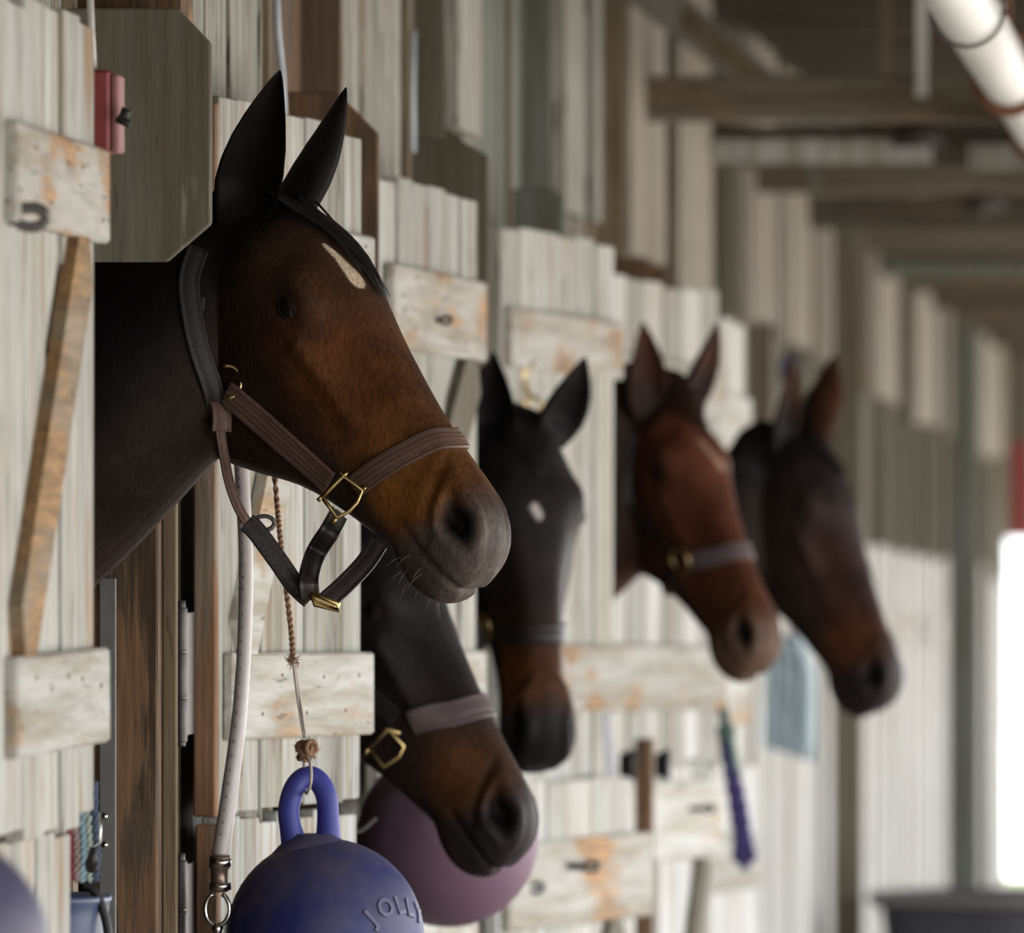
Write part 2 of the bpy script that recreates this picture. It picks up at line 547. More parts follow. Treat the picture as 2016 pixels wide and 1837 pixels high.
# lighter conduit and boards along two of the tie beams
for y, z, x0, x1, m in ((31.5, 2.575, .03, .62, M_WHITE), (31.5, 2.56, .72, 1.0, M_WHITE), (45.7, 2.50, .05, .9, M_GREY)):
    box('beam_board', (x0, y - 30 - .07, z - .035), (x1, y - 30 - .05, z + .03), m, roof, .002)
for k, (px, r0, r1, y, m) in enumerate(((1815, -30, 190, 27.8, M_PVC), (1745, -30, 215, 29.4, M_TRIM), (1605, 215, 380, 34, M_GREY))):
    a, b = at(px, r0, y), at(px, r1, y)
    box('hanger_post', (a.x - .014, y - 30 - .014, b.z), (a.x + .014, y - 30 + .014, a.z), m, roof)
# knee brace from the wall up to the roof
V, Fc = tube_data([at(1330, 20, 29.5) - Vector((0, 30, 0)), at(1515, 172, 29.5) - Vector((0, 30, 0))], .035, 4)
mesh_obj('knee_brace', V, Fc, M_TRIM, roof)
# wall plate under the joists
box('wall_plate', (-.1, -38, 2.80), (.04, YEND - 30, 2.92), M_CEIL, roof)

# outer side of the aisle: posts, eave beam and rail, open between
side = empty('wall_right', (3.3, 30, 0))
tag(side, 'open outer side of the aisle with square posts, deep shading eave beam and low rail', kind='structure')
y = 4.0
while y < YEND:
    box('post', (-.07, y - 30 - .07, gz(y) - .3), (.07, y - 30 + .07, 2.7), M_KHAKI, side)
    y += 5.7
box('eave_shade_beam', (-.08, -38, 2.16), (.08, YEND - 30, 2.98), M_CEIL, side)  # unseen beam, lowered to keep sky light off the wall top
box('rail', (-.03, -38, .35), (.03, YEND - 30, .5), M_TRIM, side)


bm = bmesh.new()
bmesh.ops.create_cone(bm, cap_ends=True, segments=8, radius1=.0032, radius2=.0026, depth=.002, matrix=Matrix.Rotation(math.pi / 2, 4, 'X'))
NAIL = bpy.data.meshes.new('nail'); bm.to_mesh(NAIL); bm.free(); NAIL.materials.append(M_RUST)


# ------------------------------------------------------------------ Dutch doors, swung open against the wall
def door(name, label, hinge_x, hinge_y, alpha, w, z0, z1, battens, brace=None, sag=.6, nb=6, mats=None, overhang=.014, seed=0, edge=None, gap=.0015, b0=.035):
    """empty at the hinge; local x runs along the leaf, local -y is the face towards the aisle"""
    r = random.Random(seed)
    e = empty(name, (hinge_x, hinge_y, 0))
    e.rotation_euler = (0, math.radians(sag), math.radians(90 - alpha))
    tag(e, label, kind='structure')
    mats = mats or [M_WHITE]
    x = 0.0
    ws = [r.uniform(.85, 1.15) for _ in range(nb)]
    tot = sum(ws)
    for k in range(nb):
        bw_ = ws[k] / tot * w
        jt, jb = r.uniform(-.008, .010), r.uniform(-.008, .008)
        bm = bmesh.new()
        box_bm(bm, (x + gap, -.024 + r.uniform(-.003, .003), z0 + jb), (x + bw_ - gap, 0, z1 + jt), .002)
        bm_obj('board', bm, edge if (edge and k == 0) else mats[k % len(mats)], e)
        x += bw_
    for k, (a, b, m) in enumerate(battens):
        bm = bmesh.new()
        vs = box_bm(bm, (b0, -.042, a), (w + overhang, -.024, b), .004)
        for v in bm.verts:                       # the ends are sawn a little out of square
            if v.co.x > w: v.co.x += r.uniform(-.002, .002) + (b - v.co.z) * r.uniform(-.05, .06)
        bt = bm_obj('batten', bm, m, e)
        if hinge_y < 23:
            for j in range(nb):
                for zz in (a + (b - a) * r.choice((.22, .3, .7, .78)),):
                    nl_ = bpy.data.objects.new('nail', NAIL); nl_.location = (max(b0 + .02, w * (j + .5) / nb) + r.uniform(-.03, .03), -.0425, zz + r.uniform(-.01, .01)); link(nl_, bt)
    if brace:
        xa, za, xb, zb, wd, m = brace
        d = Vector((xb - xa, 0, zb - za)).normalized()
        n = Vector((-d.z, 0, d.x)) * wd / 2
        A, B = Vector((xa, 0, za)), Vector((xb, 0, zb))
        V = []
        for yy in (-.024, -.040):
            for p in (A - n, B - n, B + n, A + n):
                V.append((p.x, yy, p.z))
        Fc = [(0, 1, 2, 3), (7, 6, 5, 4), (0, 4, 5, 1), (1, 5, 6, 2), (2, 6, 7, 3), (3, 7, 4, 0)]
        o = mesh_obj('brace', V, Fc, m, e)
    return e


ZC = 1.70
dA = door('door_1', 'blurred worn white stall door at the left edge of the picture', .132, 12.05, 0.0, 1.10, ZC - .388, ZC + .51,
          [(ZC + .266, ZC + .373, M_BATTEN_P), (ZC - .303, ZC - .195, M_BATTEN)], (.22, ZC - .195, .90, ZC + .266, .13, M_BRACE), .25, 6, [M_WHITE, M_WHITE, M_WORN], seed=1, b0=.13)
dA2 = door('door_2', 'lower half of the stall door at the left edge of the picture', .108, 12.05, 0.0, 1.07, .25, ZC - .40,
           [], None, .2, 6, [M_WHITE, M_WORN], seed=2)
dB = door('door_3', 'worn white stall door with a bare brown edge below the nearest horse', .026, 15.90, 6.4, 1.06, ZC - .470, ZC + .513,
          [(ZC + .25, ZC + .362, M_BATTEN), (ZC - .370, ZC - .249, M_BATTEN)], (.12, ZC - .249, .62, ZC + .25, .13, M_BATTEN), .8, 7, [M_WHITE, M_WHITE, M_OLD], seed=3)
dB2 = door('door_4', 'lower half of the white stall door behind the big blue ball', .030, 15.90, 6.0, 1.06, .25, ZC - .482,
           [(ZC - .62, ZC - .73, M_BATTEN)], None, .7, 7, [M_WORN, M_WHITE], seed=4)
dC = door('door_5', 'white stall door with a peeling top batten left of the black horse', .036, 18.80, 4.6, 1.06, ZC - .55, ZC + .486,
          [(ZC + .205, ZC + .342, M_BATTEN_P), (ZC - .405, ZC - .292, M_BATTEN)], (.12, ZC - .292, .98, ZC + .205, .13, M_KHAKI), .8, 6, [M_WHITE], seed=5, gap=.0045)
dC2 = door('door_6', 'lower half of the white stall door behind the mauve ball', .036, 18.80, 3.8, 1.06, .15, ZC - .57,
           [(ZC - .72, ZC - .84, M_BATTEN)], None, .7, 6, [M_WHITE, M_WORN], seed=6, gap=.0045)
dD = door('door_7', 'pale stall door with a hook and ring left of the chestnut horse', .040, 21.70, 8.6, 1.06, ZC - .60, ZC + .468,
          [(ZC + .200, ZC + .312, M_BATTEN_P), (ZC - .450, ZC - .325, M_BATTEN_P)], None, .9, 6, [M_WHITE], seed=7, gap=.0045)
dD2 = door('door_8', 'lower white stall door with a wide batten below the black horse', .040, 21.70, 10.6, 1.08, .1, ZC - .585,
           [(ZC - .865, ZC - .70, M_BATTEN_P)], (.3, ZC - 1.5, .93, ZC - .865, .11, M_KHAKI), .5, 6, [M_WORN, M_WHITE_LIT], seed=8, gap=.0045, overhang=.10)
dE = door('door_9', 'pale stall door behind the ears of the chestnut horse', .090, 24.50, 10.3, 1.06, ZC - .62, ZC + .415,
          [(ZC - .505, ZC - .365, M_BATTEN_P), (ZC + .14, ZC + .25, M_BATTEN)], None, 1.0, 6, [M_WHITE_LIT, M_WHITE], seed=9, gap=.0045)
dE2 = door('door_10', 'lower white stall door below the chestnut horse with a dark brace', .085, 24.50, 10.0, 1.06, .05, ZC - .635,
           [(ZC - .83, ZC - .66, M_BATTEN)], (.55, ZC - 1.5, .93, ZC - .83, .09, M_KHAKI), 1.0, 6, [M_WHITE_LIT, M_WHITE_LIT, M_WORN], seed=10, gap=.0045)
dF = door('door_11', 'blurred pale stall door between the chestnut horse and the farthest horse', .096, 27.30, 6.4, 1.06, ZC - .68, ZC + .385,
          [(ZC - .60, ZC - .47, M_BATTEN), (ZC + .1, ZC + .2, M_BATTEN)], None, 1.0, 6, [M_WHITE_LIT], seed=11, gap=.0045)
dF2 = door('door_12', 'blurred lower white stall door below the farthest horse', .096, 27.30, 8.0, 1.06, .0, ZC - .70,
           [(ZC - 1.0, ZC - .86, M_BATTEN)], None, 1.0, 6, [M_WHITE_LIT], seed=12, gap=.0045)
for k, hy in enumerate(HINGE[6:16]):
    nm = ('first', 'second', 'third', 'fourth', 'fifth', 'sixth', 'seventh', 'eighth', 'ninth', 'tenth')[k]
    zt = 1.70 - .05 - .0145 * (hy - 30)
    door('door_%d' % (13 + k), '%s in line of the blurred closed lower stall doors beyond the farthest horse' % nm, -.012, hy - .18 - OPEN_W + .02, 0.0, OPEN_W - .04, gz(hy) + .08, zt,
         [(zt - .40, zt - .26, M_BATTEN)], None, .2, 6, [M_WHITE_LIT, M_WHITE], seed=20 + k, gap=.0045, overhang=-.06)

for d_, za, zb_ in ((dB, ZC - .475, ZC + .51), (dB2, .25, ZC - .485)):
    bm = bmesh.new(); box_bm(bm, (-.022, -.027, za), (-.0005, .006, zb_), .003)
    for v in bm.verts: v.co.y += .0015 * math.sin(v.co.z * 40)
    bm_obj('edge_strip', bm, M_EDGE, d_)
# hinge post of the nearest stall: brown timber, tan trim, galvanised strip
bm = bmesh.new(); box_bm(bm, (-.062, 15.30 - 30, .0), (.0285, 15.42 - 30, 2.5), .003); bm_obj('timber_post', bm, M_BARE, wall)
bm = bmesh.new(); box_bm(bm, (.0285, 15.36 - 30, .0), (.048, 15.38 - 30, 2.5), .002); bm_obj('trim', bm, M_TRIM, wall)
xz0, xz1 = at(196, 0, 15.28).x, at(229, 0, 15.28).x
bm = bmesh.new(); box_bm(bm, (xz0, 15.275 - 30, .2), (xz1, 15.285 - 30, 1.56), .001); bm_obj('metal_strip', bm, M_ZINC, wall)
for r_ in (1607, 1663):
    p = at(206, r_, 15.27)
    bm = bmesh.new(); bmesh.ops.create_uvsphere(bm, u_segments=10, v_segments=6, radius=.005)
    bmesh.ops.translate(bm, verts=bm.verts, vec=p - Vector((0, 30, 0))); bm_obj('screw_head', bm, M_CHROME, wall, True)


# fins: clipped-corner boards standing out from the wall between the stalls
def fin(y, x0, x1, z0, z1, ct, cb, mat, t=.022):
    P = [(x0, z0), (x1 - cb[0], z0), (x1, z0 + cb[1]), (x1, z1 - ct[1]), (x1 - ct[0], z1), (x0, z1)]
    n = len(P)
    V = [(x, y - 30, z) for x, z in P] + [(x, y + t - 30, z) for x, z in P]
    Fc = [tuple(range(n)), tuple(range(2 * n - 1, n - 1, -1))] + [(k, k + n, (k + 1) % n + n, (k + 1) % n) for k in range(n)]
    o = mesh_obj('clipped_board', V, Fc, mat, wall)
    bm = bmesh.new(); bm.from_mesh(o.data); bmesh.ops.recalc_face_normals(bm, faces=bm.faces)
    bmesh.ops.bevel(bm, geom=bm.edges[:], offset=.0025, segments=1, affect='EDGES'); bm.to_mesh(o.data); bm.free()
    return o


M_FIN = wood_mat('olive_plywood', (.215, .20, .16), bare=(.34, .31, .26), peel=.30, dark=.7, crack=.4, crk=.31)
fin(14.35, -.02, .184, ZC + .262, ZC + .578, (.042, .044), (.055, .047), M_FIN)
fin(17.50, -.02, .157, ZC + .20, ZC + .577, (.063, .064), (.05, .05), M_BROWN)
fin(20.40, -.02, .135, ZC + .15, ZC + .588, (.050, .030), (.05, .05), M_KHAKI)
fin(23.20, -.02, .104, ZC + .10, ZC + .57, (.02, .02), (.04, .04), M_GREY)
fin(26.00, -.02, .167, ZC + .05, ZC + .484, (.05, .03), (.04, .04), M_BROWN)
fin(28.90, -.02, .166, ZC + .00, ZC + .437, (.09, .04), (.04, .04), M_KHAKI)
# short beam end over the first fin
box('beam_end', (-.02, 14.42 - 30, ZC + .57), (.14, 14.5 - 30, ZC + .66), M_BROWN, wall)
# ------------------------------------------------------------------ horses
# half cross-sections of the head, in head lengths, from the crown line (first point) to the under line (last)
# t, (half width, height) * 7      t = 0 at the poll, 1 at the lips; height 0 on the line poll - nose bone
HEAD = [
    (-.06, [(0, .005), (.045, .000), (.080, -.050), (.090, -.120), (.085, -.190), (.055, -.255), (0, -.285)]),
    (.03, [(0, .045), (.055, .038), (.100, -.015), (.115, -.095), (.105, -.220), (.078, -.345), (0, -.385)]),
    (.12, [(0, .078), (.065, .066), (.118, .012), (.136, -.070), (.116, -.230), (.088, -.415), (0, -.462)]),
    (.20, [(0, .090), (.075, .080), (.130, .030), (.152, -.045), (.122, -.215), (.090, -.430), (0, -.480)]),
    (.27, [(0, .092), (.075, .082), (.128, .028), (.154, -.045), (.124, -.205), (.088, -.418), (0, -.470)]),
    (.34, [(0, .088), (.064, .076), (.108, .018), (.136, -.060), (.120, -.200), (.082, -.385), (0, -.435)]),
    (.43, [(0, .079), (.052, .067), (.090, .008), (.119, -.070), (.107, -.190), (.070, -.332), (0, -.378)]),
    (.53, [(0, .071), (.045, .059), (.075, .003), (.098, -.070), (.089, -.170), (.057, -.272), (0, -.308)]),
    (.63, [(0, .065), (.041, .053), (.065, .000), (.081, -.066), (.074, -.150), (.050, -.230), (0, -.262)]),
    (.73, [(0, .062), (.041, .050), (.062, -.002), (.075, -.062), (.070, -.135), (.048, -.200), (0, -.228)]),
    (.80, [(0, .062), (.046, .049), (.070, -.002), (.082, -.060), (.074, -.128), (.050, -.186), (0, -.212)]),
    (.87, [(0, .057), (.052, .044), (.082, -.006), (.092, -.062), (.079, -.128), (.054, -.184), (0, -.212)]),
    (.93, [(0, .040), (.053, .028), (.080, -.018), (.089, -.068), (.075, -.128), (.052, -.180), (0, -.206)]),
    (.98, [(0, .006), (.046, -.004), (.067, -.036), (.073, -.078), (.063, -.126), (.042, -.166), (0, -.184)]),
    (1.012, [(0, -.045), (.026, -.050), (.037, -.066), (.041, -.088), (.036, -.116), (.023, -.138), (0, -.148)]),
]


def head_grid(n_t=64, n_c=24, wide=1.0, jaw=1.0):
    """closed mesh of the head loft in head units"""
    secs = np.array([[(y * wide, z * (1.06 if z > 0 else 1.10)) for y, z in s] for _, s in HEAD])       # S,7,2
    ts = np.array([t for t, _ in HEAD])
    dense = np.stack([catmull(s, n_c) for s in secs])                       # S,n_c,2
    full = np.concatenate([dense, (dense * np.array([-1, 1]))[:, -2:0:-1]], 1)
    data = np.concatenate([np.repeat(ts[:, None, None], full.shape[1], 1), full], 2)
    out = catmull(data.reshape(len(ts), -1), n_t).reshape(n_t, -1, 3)
    m = out.shape[1]
    V = out.reshape(-1, 3)
    Fc = []
    for i in range(n_t - 1):
        for k in range(m):
            a, b = i * m + k, i * m + (k + 1) % m
            Fc.append((a, a + m, b + m, b))
    Fc.append(tuple(range(m)))
    Fc.append(tuple(range((n_t - 1) * m, n_t * m))[::-1])
    return V, Fc


def ear_data(base, axis, front, length, width):
    """a cupped, pointed ear: closed crescent sections along a slightly curved axis"""
    a = Vector(axis).normalized()
    f = Vector(front); f = (f - a * f.dot(a)).normalized()
    s = a.cross(f)
    V, Fc = [], []
    n, m = 22, 12
    for i in range(n):
        u = i / (n - 1)
        w = width
        prof = [(0, .66), (.12, .84), (.28, 1.0), (.42, .98), (.58, .84), (.74, .60), (.88, .33), (.96, .15), (1.0, .03)]
        for (u0, w0), (u1, w1) in zip(prof, prof[1:]):
            if u0 <= u <= u1 + 1e-9:
                w = width * (w0 + (w1 - w0) * (u - u0) / (u1 - u0))
                break
        c = Vector(base) + a * (length * (u * 1.08 - .08)) + f * (length * (0.10 * math.sin(u * 2.6) - 0.03))
        dep_b, dep_f = w * 0.80, w * (0.55 if u > .3 else -0.1 + 2.17 * u)
        ring = []
        for k in range(m + 1):                       # back of the ear
            th = -1 + 2 * k / m
            ring.append(c + s * (w * math.sin(th * math.pi / 2)) - f * (dep_b * math.cos(th * math.pi / 2)))
        for k in range(m - 1, 0, -1):                # hollow front
            th = -1 + 2 * k / m
            ring.append(c + s * (w * 0.88 * math.sin(th * math.pi / 2)) - f * (dep_f * math.cos(th * math.pi / 2)))
        V += ring
    k = 2 * m
    for i in range(n - 1):
        for j in range(k):
            p, q = i * k + j, i * k + (j + 1) % k
            Fc.append((p, q, q + k, p + k))
    Fc.append(tuple(range(k))[::-1])
    Fc.append(tuple(range((n - 1) * k, n * k)))
    return V, Fc


def neck_data(path, half_h, half_w, upv, n=40, m=40):
    P = catmull(path, n)
    A = catmull([(h, w) for h, w in zip(half_h, half_w)], n)
    UP = catmull(upv, n)
    pts, T, _ = frames([Vector(p) for p in P])
    V, Fc = [], []
    for i in range(n):
        t = T[i]
        up = Vector(UP[i]); up = (up - t * up.dot(t)).normalized()
        sd = t.cross(up)
        for k in range(m):
            a = 2 * math.pi * k / m
            c, s = math.cos(a), math.sin(a)
            wv = A[i, 1] * (1 - 0.30 * max(0, c) ** 2)
            V.append(pts[i] + up * (A[i, 0] * c) + sd * (wv * s))
    for i in range(n - 1):
        for k in range(m):
            a, b = i * m + k, i * m + (k + 1) % m
            Fc.append((a, b, b + m, a + m))
    Fc.append(tuple(range(m))[::-1])
    Fc.append(tuple(range((n - 1) * m, n * m)))
    return V, Fc


def voxel_union(V, Fc, voxel):
    me = bpy.data.meshes.new('union')
    me.from_pydata([tuple(v) for v in V], [], Fc)
    bm = bmesh.new(); bm.from_mesh(me)
    bmesh.ops.recalc_face_normals(bm, faces=bm.faces)
    bm.to_mesh(me); bm.free()
    o = bpy.data.objects.new('union', me)
    COL.objects.link(o)
    md = o.modifiers.new('r', 'REMESH'); md.mode = 'VOXEL'; md.voxel_size = voxel
    dg = bpy.context.evaluated_depsgraph_get()
    ev = o.evaluated_get(dg)
    m2 = ev.to_mesh()
    n = len(m2.vertices)
    co = np.empty(n * 3, np.float32); m2.vertices.foreach_get('co', co)
    co = co.reshape(-1, 3).astype(float)
    faces = [tuple(p.vertices) for p in m2.polygons]
    ev.to_mesh_clear()
    bpy.data.objects.remove(o); bpy.data.meshes.remove(me)
    return co, faces


_EC = {}


def edges_of(faces, n):
    k = (id(faces), n)
    if k not in _EC:
        F4 = np.array([f if len(f) == 4 else (*f, f[0]) for f in faces])
        E = np.concatenate([F4[:, [0, 1]], F4[:, [1, 2]], F4[:, [2, 3]], F4[:, [3, 0]]])
        E = E[E[:, 0] < E[:, 1]]
        _EC.clear()
        _EC[k] = (E, np.maximum(1, np.bincount(E.ravel(), minlength=n)).astype(float))
    return _EC[k]


def lap_smooth(co, faces, it, w=0.5):
    E, cnt = edges_of(faces, len(co))
    for k in range(it):
        acc = np.zeros_like(co)
        for d in range(3):
            acc[:, d] = np.bincount(E[:, 0], co[E[:, 1], d], len(co)) + np.bincount(E[:, 1], co[E[:, 0], d], len(co))
        ww = w if k % 2 == 0 else -w * 1.02
        co = co + (acc / cnt[:, None] - co) * ww
    return co


def lap_plain(co, faces, it, w=0.65):
    E, cnt = edges_of(faces, len(co))
    for k in range(it):
        acc = np.zeros_like(co)
        for d in range(3):
            acc[:, d] = np.bincount(E[:, 0], co[E[:, 1], d], len(co)) + np.bincount(E[:, 1], co[E[:, 0], d], len(co))
        co = co + (acc / cnt[:, None] - co) * w
    return co


def vert_normals(co, faces):
    F4 = np.array([f if len(f) == 4 else (*f, f[2]) for f in faces])
    n = np.cross(co[F4[:, 2]] - co[F4[:, 0]], co[F4[:, 3]] - co[F4[:, 1]])
    out = np.zeros_like(co)
    for k in range(4):
        for d in range(3):
            out[:, d] += np.bincount(F4[:, k], n[:, d], len(co))
    return out / np.maximum(np.linalg.norm(out, axis=1, keepdims=True), 1e-12)


def gauss(p, c, s):
    return np.exp(-0.5 * (((p - np.array(c)) / np.array(s)) ** 2).sum(1))


def seg_dist(p, a, b):
    a, b = np.array(a), np.array(b)
    ab = b - a
    t = np.clip(((p - a) @ ab) / (ab @ ab), 0, 1)
    return np.linalg.norm(p - (a + t[:, None] * ab), axis=1), t


def sculpt(q, nrm, P):
    """facial relief in head units; q points, nrm normals (head space). Returns displacement along the normal and an inside-nostril mask"""
    ay = np.abs(q[:, 1])
    p = np.stack([q[:, 0], ay, q[:, 2]], 1)
    d = np.zeros(len(q))
    side = smoothstep(.015, .05, ay)
    d += .016 * gauss(p, (.215, .135, .020), (.050, .035, .024))              # brow bone
    d -= .012 * gauss(p, (.135, .105, .030), (.032, .04, .028))               # hollow over the eye
    d -= .012 * gauss(p, (.245, .155, -.035), (.030, .03, .022)) * side       # eye socket
    for (a, b, s, k) in (((.33, .130, -.070), (.54, .098, -.085), .016, .009),):
        dist, t = seg_dist(p, a, b)
        d += k * 1.5 * np.exp(-0.5 * (dist / s) ** 2) * side * (1 - .5 * t)         # facial crest
    d -= .007 * gauss(p, (.44, .09, -.01), (.10, .04, .026)) * side           # hollow beside the nose bone
    d -= .006 * gauss(p, (.55, .09, -.135), (.07, .04, .030)) * side          # hollow under the crest
    d += .010 * gauss(p, (.20, .115, -.270), (.085, .06, .085)) * side        # cheek muscle
    d -= .006 * gauss(p, (.385, .10, -.255), (.022, .06, .06)) * side         # front border of the cheek
    # nostril: comma-shaped pit with a raised rim
    ang = math.radians(P.get('nos_ang', 12))
    u = (p[:, 0] - P.get('nos_t', .895)); w = (p[:, 2] - P.get('nos_z', -.008))
    ux, uz = u * math.cos(ang) + w * math.sin(ang), -u * math.sin(ang) + w * math.cos(ang)
    # the long axis of the pit lies along ux
    e = np.sqrt((ux / .058) ** 2 + ((uz + .9 * ux * np.abs(ux) * 8) / .037) ** 2)
    nm = smoothstep(.035, .055, ay)
    pit = np.exp(-(e / .85) ** 4) * nm
    rim = np.exp(-0.5 * ((e - 1.35) / .32) ** 2) * nm
    d += -.036 * pit + .0080 * rim
    d -= .006 * np.exp(-0.5 * ((e - 2.3) / .45) ** 2) * nm * (u < 0)          # crease behind the nostril
    # mouth
    zz = -.118 - .30 * np.clip(.97 - p[:, 0], 0, 1) * .35
    mouth = np.exp(-0.5 * ((p[:, 2] - zz) / .0065) ** 2) * smoothstep(.79, .84, p[:, 0])
    d -= .013 * mouth
    d += .007 * gauss(p, (.93, .05, -.095), (.06, .06, .018))                 # upper lip
    d += .010 * gauss(p, (.90, .02, -.190), (.045, .05, .026))                # chin
    d -= .010 * gauss(p, (.80, .02, -.215), (.030, .05, .020))                # chin groove
    return d, pit


def body_data(P, neck_end):
    """trunk and legs standing in the stall, joined to the neck inside the dark doorway"""
    y, zg = neck_end.y, gz(P['poll'].y)
    x0 = neck_end.x
    parts = []
    path = [(x0 + .22, y, 1.42 + zg), (x0 - .05, y, 1.28 + zg), (x0 - .45, y, 1.20 + zg), (x0 - .95, y, 1.18 + zg), (x0 - 1.35, y, 1.27 + zg), (x0 - 1.62, y, 1.22 + zg)]
    parts.append(neck_data(path, [.16, .30, .34, .35, .31, .12], [.12, .22, .27, .28, .25, .1], [(.2, 0, 1)] * 6, 24, 24))
    for sy in (-1, 1):
        fx, hx = x0 - .12, x0 - 1.38
        yy = y + sy * .13
        parts.append(tube_data([(fx, yy, 1.15 + zg), (fx + .02, yy, .78 + zg), (fx + .03, yy, .50 + zg), (fx + .02, yy, .44 + zg), (fx + .01, yy, .17 + zg), (fx + .07, yy, .07 + zg), (fx + .09, yy, .0 + zg)],
                               [.11, .075, .055, .045, .035, .045, .06], 10))
        parts.append(tube_data([(hx, yy, 1.2 + zg), (hx + .10, yy, .92 + zg), (hx - .14, yy, .58 + zg), (hx - .13, yy, .50 + zg), (hx - .09, yy, .17 + zg), (hx - .02, yy, .07 + zg), (hx, yy, .0 + zg)],
                               [.17, .13, .06, .055, .04, .045, .06], 10))
    V, Fc = join_data(parts)
    return np.array(V, float), Fc


def make_horse(P, mat):
    """P: poll position, yaw, pitch, roll, L and the neck; one continuous mesh with the coat pattern and jowl shade as an attribute"""
    L = P['L']
    psi, th, rho = map(math.radians, (P['yaw'], P['pitch'], P.get('roll', 0)))
    h = Vector((math.cos(psi), -math.sin(psi), 0)); Z = Vector((0, 0, 1))
    X = h * math.cos(th) - Z * math.sin(th)
    Zl = h * math.sin(th) + Z * math.cos(th)
    Yl = Zl.cross(X)
    Rr = Matrix.Rotation(rho, 3, X)
    Yl, Zl = Rr @ Yl, Rr @ Zl
    O = Vector(P['poll'])
    M = np.array([X, Yl, Zl]).T * L                       # head units -> world
    to_w = lambda q: np.asarray(q) @ M.T + np.array(O)
    W = lambda t, y, z: Vector(to_w(np.array([t, y, z])))
    parts, ear_parts = [], []
    V, Fc = head_grid(wide=P.get('wide', 1.0))
    parts.append((to_w(V), Fc))
    ears = P['ears']
    for sgn, e in zip((1, -1), ears):                     # left ear (+y), right ear (-y)
        b, ax, fr = e['base'], e['axis'], e['front']
        v, f = ear_data((b[0], sgn * b[1], b[2]), (ax[0], sgn * ax[1], ax[2]), (fr[0], sgn * fr[1], fr[2]), e.get('len', .27), e.get('w', .062))
        ear_parts.append((to_w(np.array(v)), f))
    # neck
    n0, n1 = W(.13, 0, -.19), W(.01, 0, -.175)
    path = [n0, n1] + [Vector(p) for p in P['neck']]
    hh, hw = P['neck_h'], P['neck_w']
    ups = [Vector(X * -.6 + Zl * .8)] * 2 + [Vector(u) for u in P['neck_up']]
    v, f = neck_data(path, hh, hw, ups)
    parts.append((v, f))
    V, Fc = join_data(parts)
    co, faces = voxel_union(V, Fc, P.get('voxel', .004))
    co = lap_smooth(co, faces, P.get('smooth', 10), 0.55)
    Minv = np.linalg.inv(M)
    q = (co - np.array(O)) @ Minv.T
    nw = vert_normals(co, faces)
    nl = nw @ np.array([X, Yl, Zl]).T
    inhead = smoothstep(-.02, .06, q[:, 0])
    d, pit = sculpt(q, nl, P)
    d *= inhead
    co = co + nw * (d * L)[:, None]
    co = lap_smooth(co, faces, 2, 0.4)
    soft = lap_plain(co, faces, P.get('soft', 20))
    wj = (smoothstep(.17, .04, q[:, 0]) * smoothstep(-1.2, -.6, q[:, 0]))[:, None]
    wj *= smoothstep(.10, -.02, q[:, 2])[:, None]
    co = co * (1 - wj) + soft * wj
    body = body_data(P, neck_end=Vector(P['neck'][-1]))
    for v, f in ear_parts + [body]:                                # the ears keep their thin edges: added to the same mesh after the union
        o_ = len(co)
        co = np.concatenate([co, v])
        faces = faces + [tuple(i + o_ for i in g) for g in f]
    pit = np.concatenate([pit * inhead, np.zeros(len(co) - len(pit))])
    earm = np.zeros(len(co)); earm[len(inhead):] = 1
    q = (co - np.array(O)) @ Minv.T
    colr = P['coat'](q, pit, earm, co)
    me = bpy.data.meshes.new('horse')
    base = Vector(P['base'])
    me.from_pydata([tuple(c) for c in (co - np.array(base))], [], faces)
    me.polygons.foreach_set('use_smooth', [True] * len(me.polygons))
    ca = me.color_attributes.new('coat', 'FLOAT_COLOR', 'POINT')
    ca.data.foreach_set('color', np.concatenate([colr, np.ones((len(colr), 1))], 1).astype(np.float32).ravel())
    me.materials.append(mat)
    o = bpy.data.objects.new('horse', me)
    o.location = base
    COL.objects.link(o)
    bvh = BVHTree.FromPolygons([tuple(c) for c in co], faces)
    return dict(o=o, W=W, X=X, Y=Yl, Z=Zl, O=O, L=L, bvh=bvh, base=base, inv=lambda p: (np.array(p) - np.array(O)) @ Minv.T)


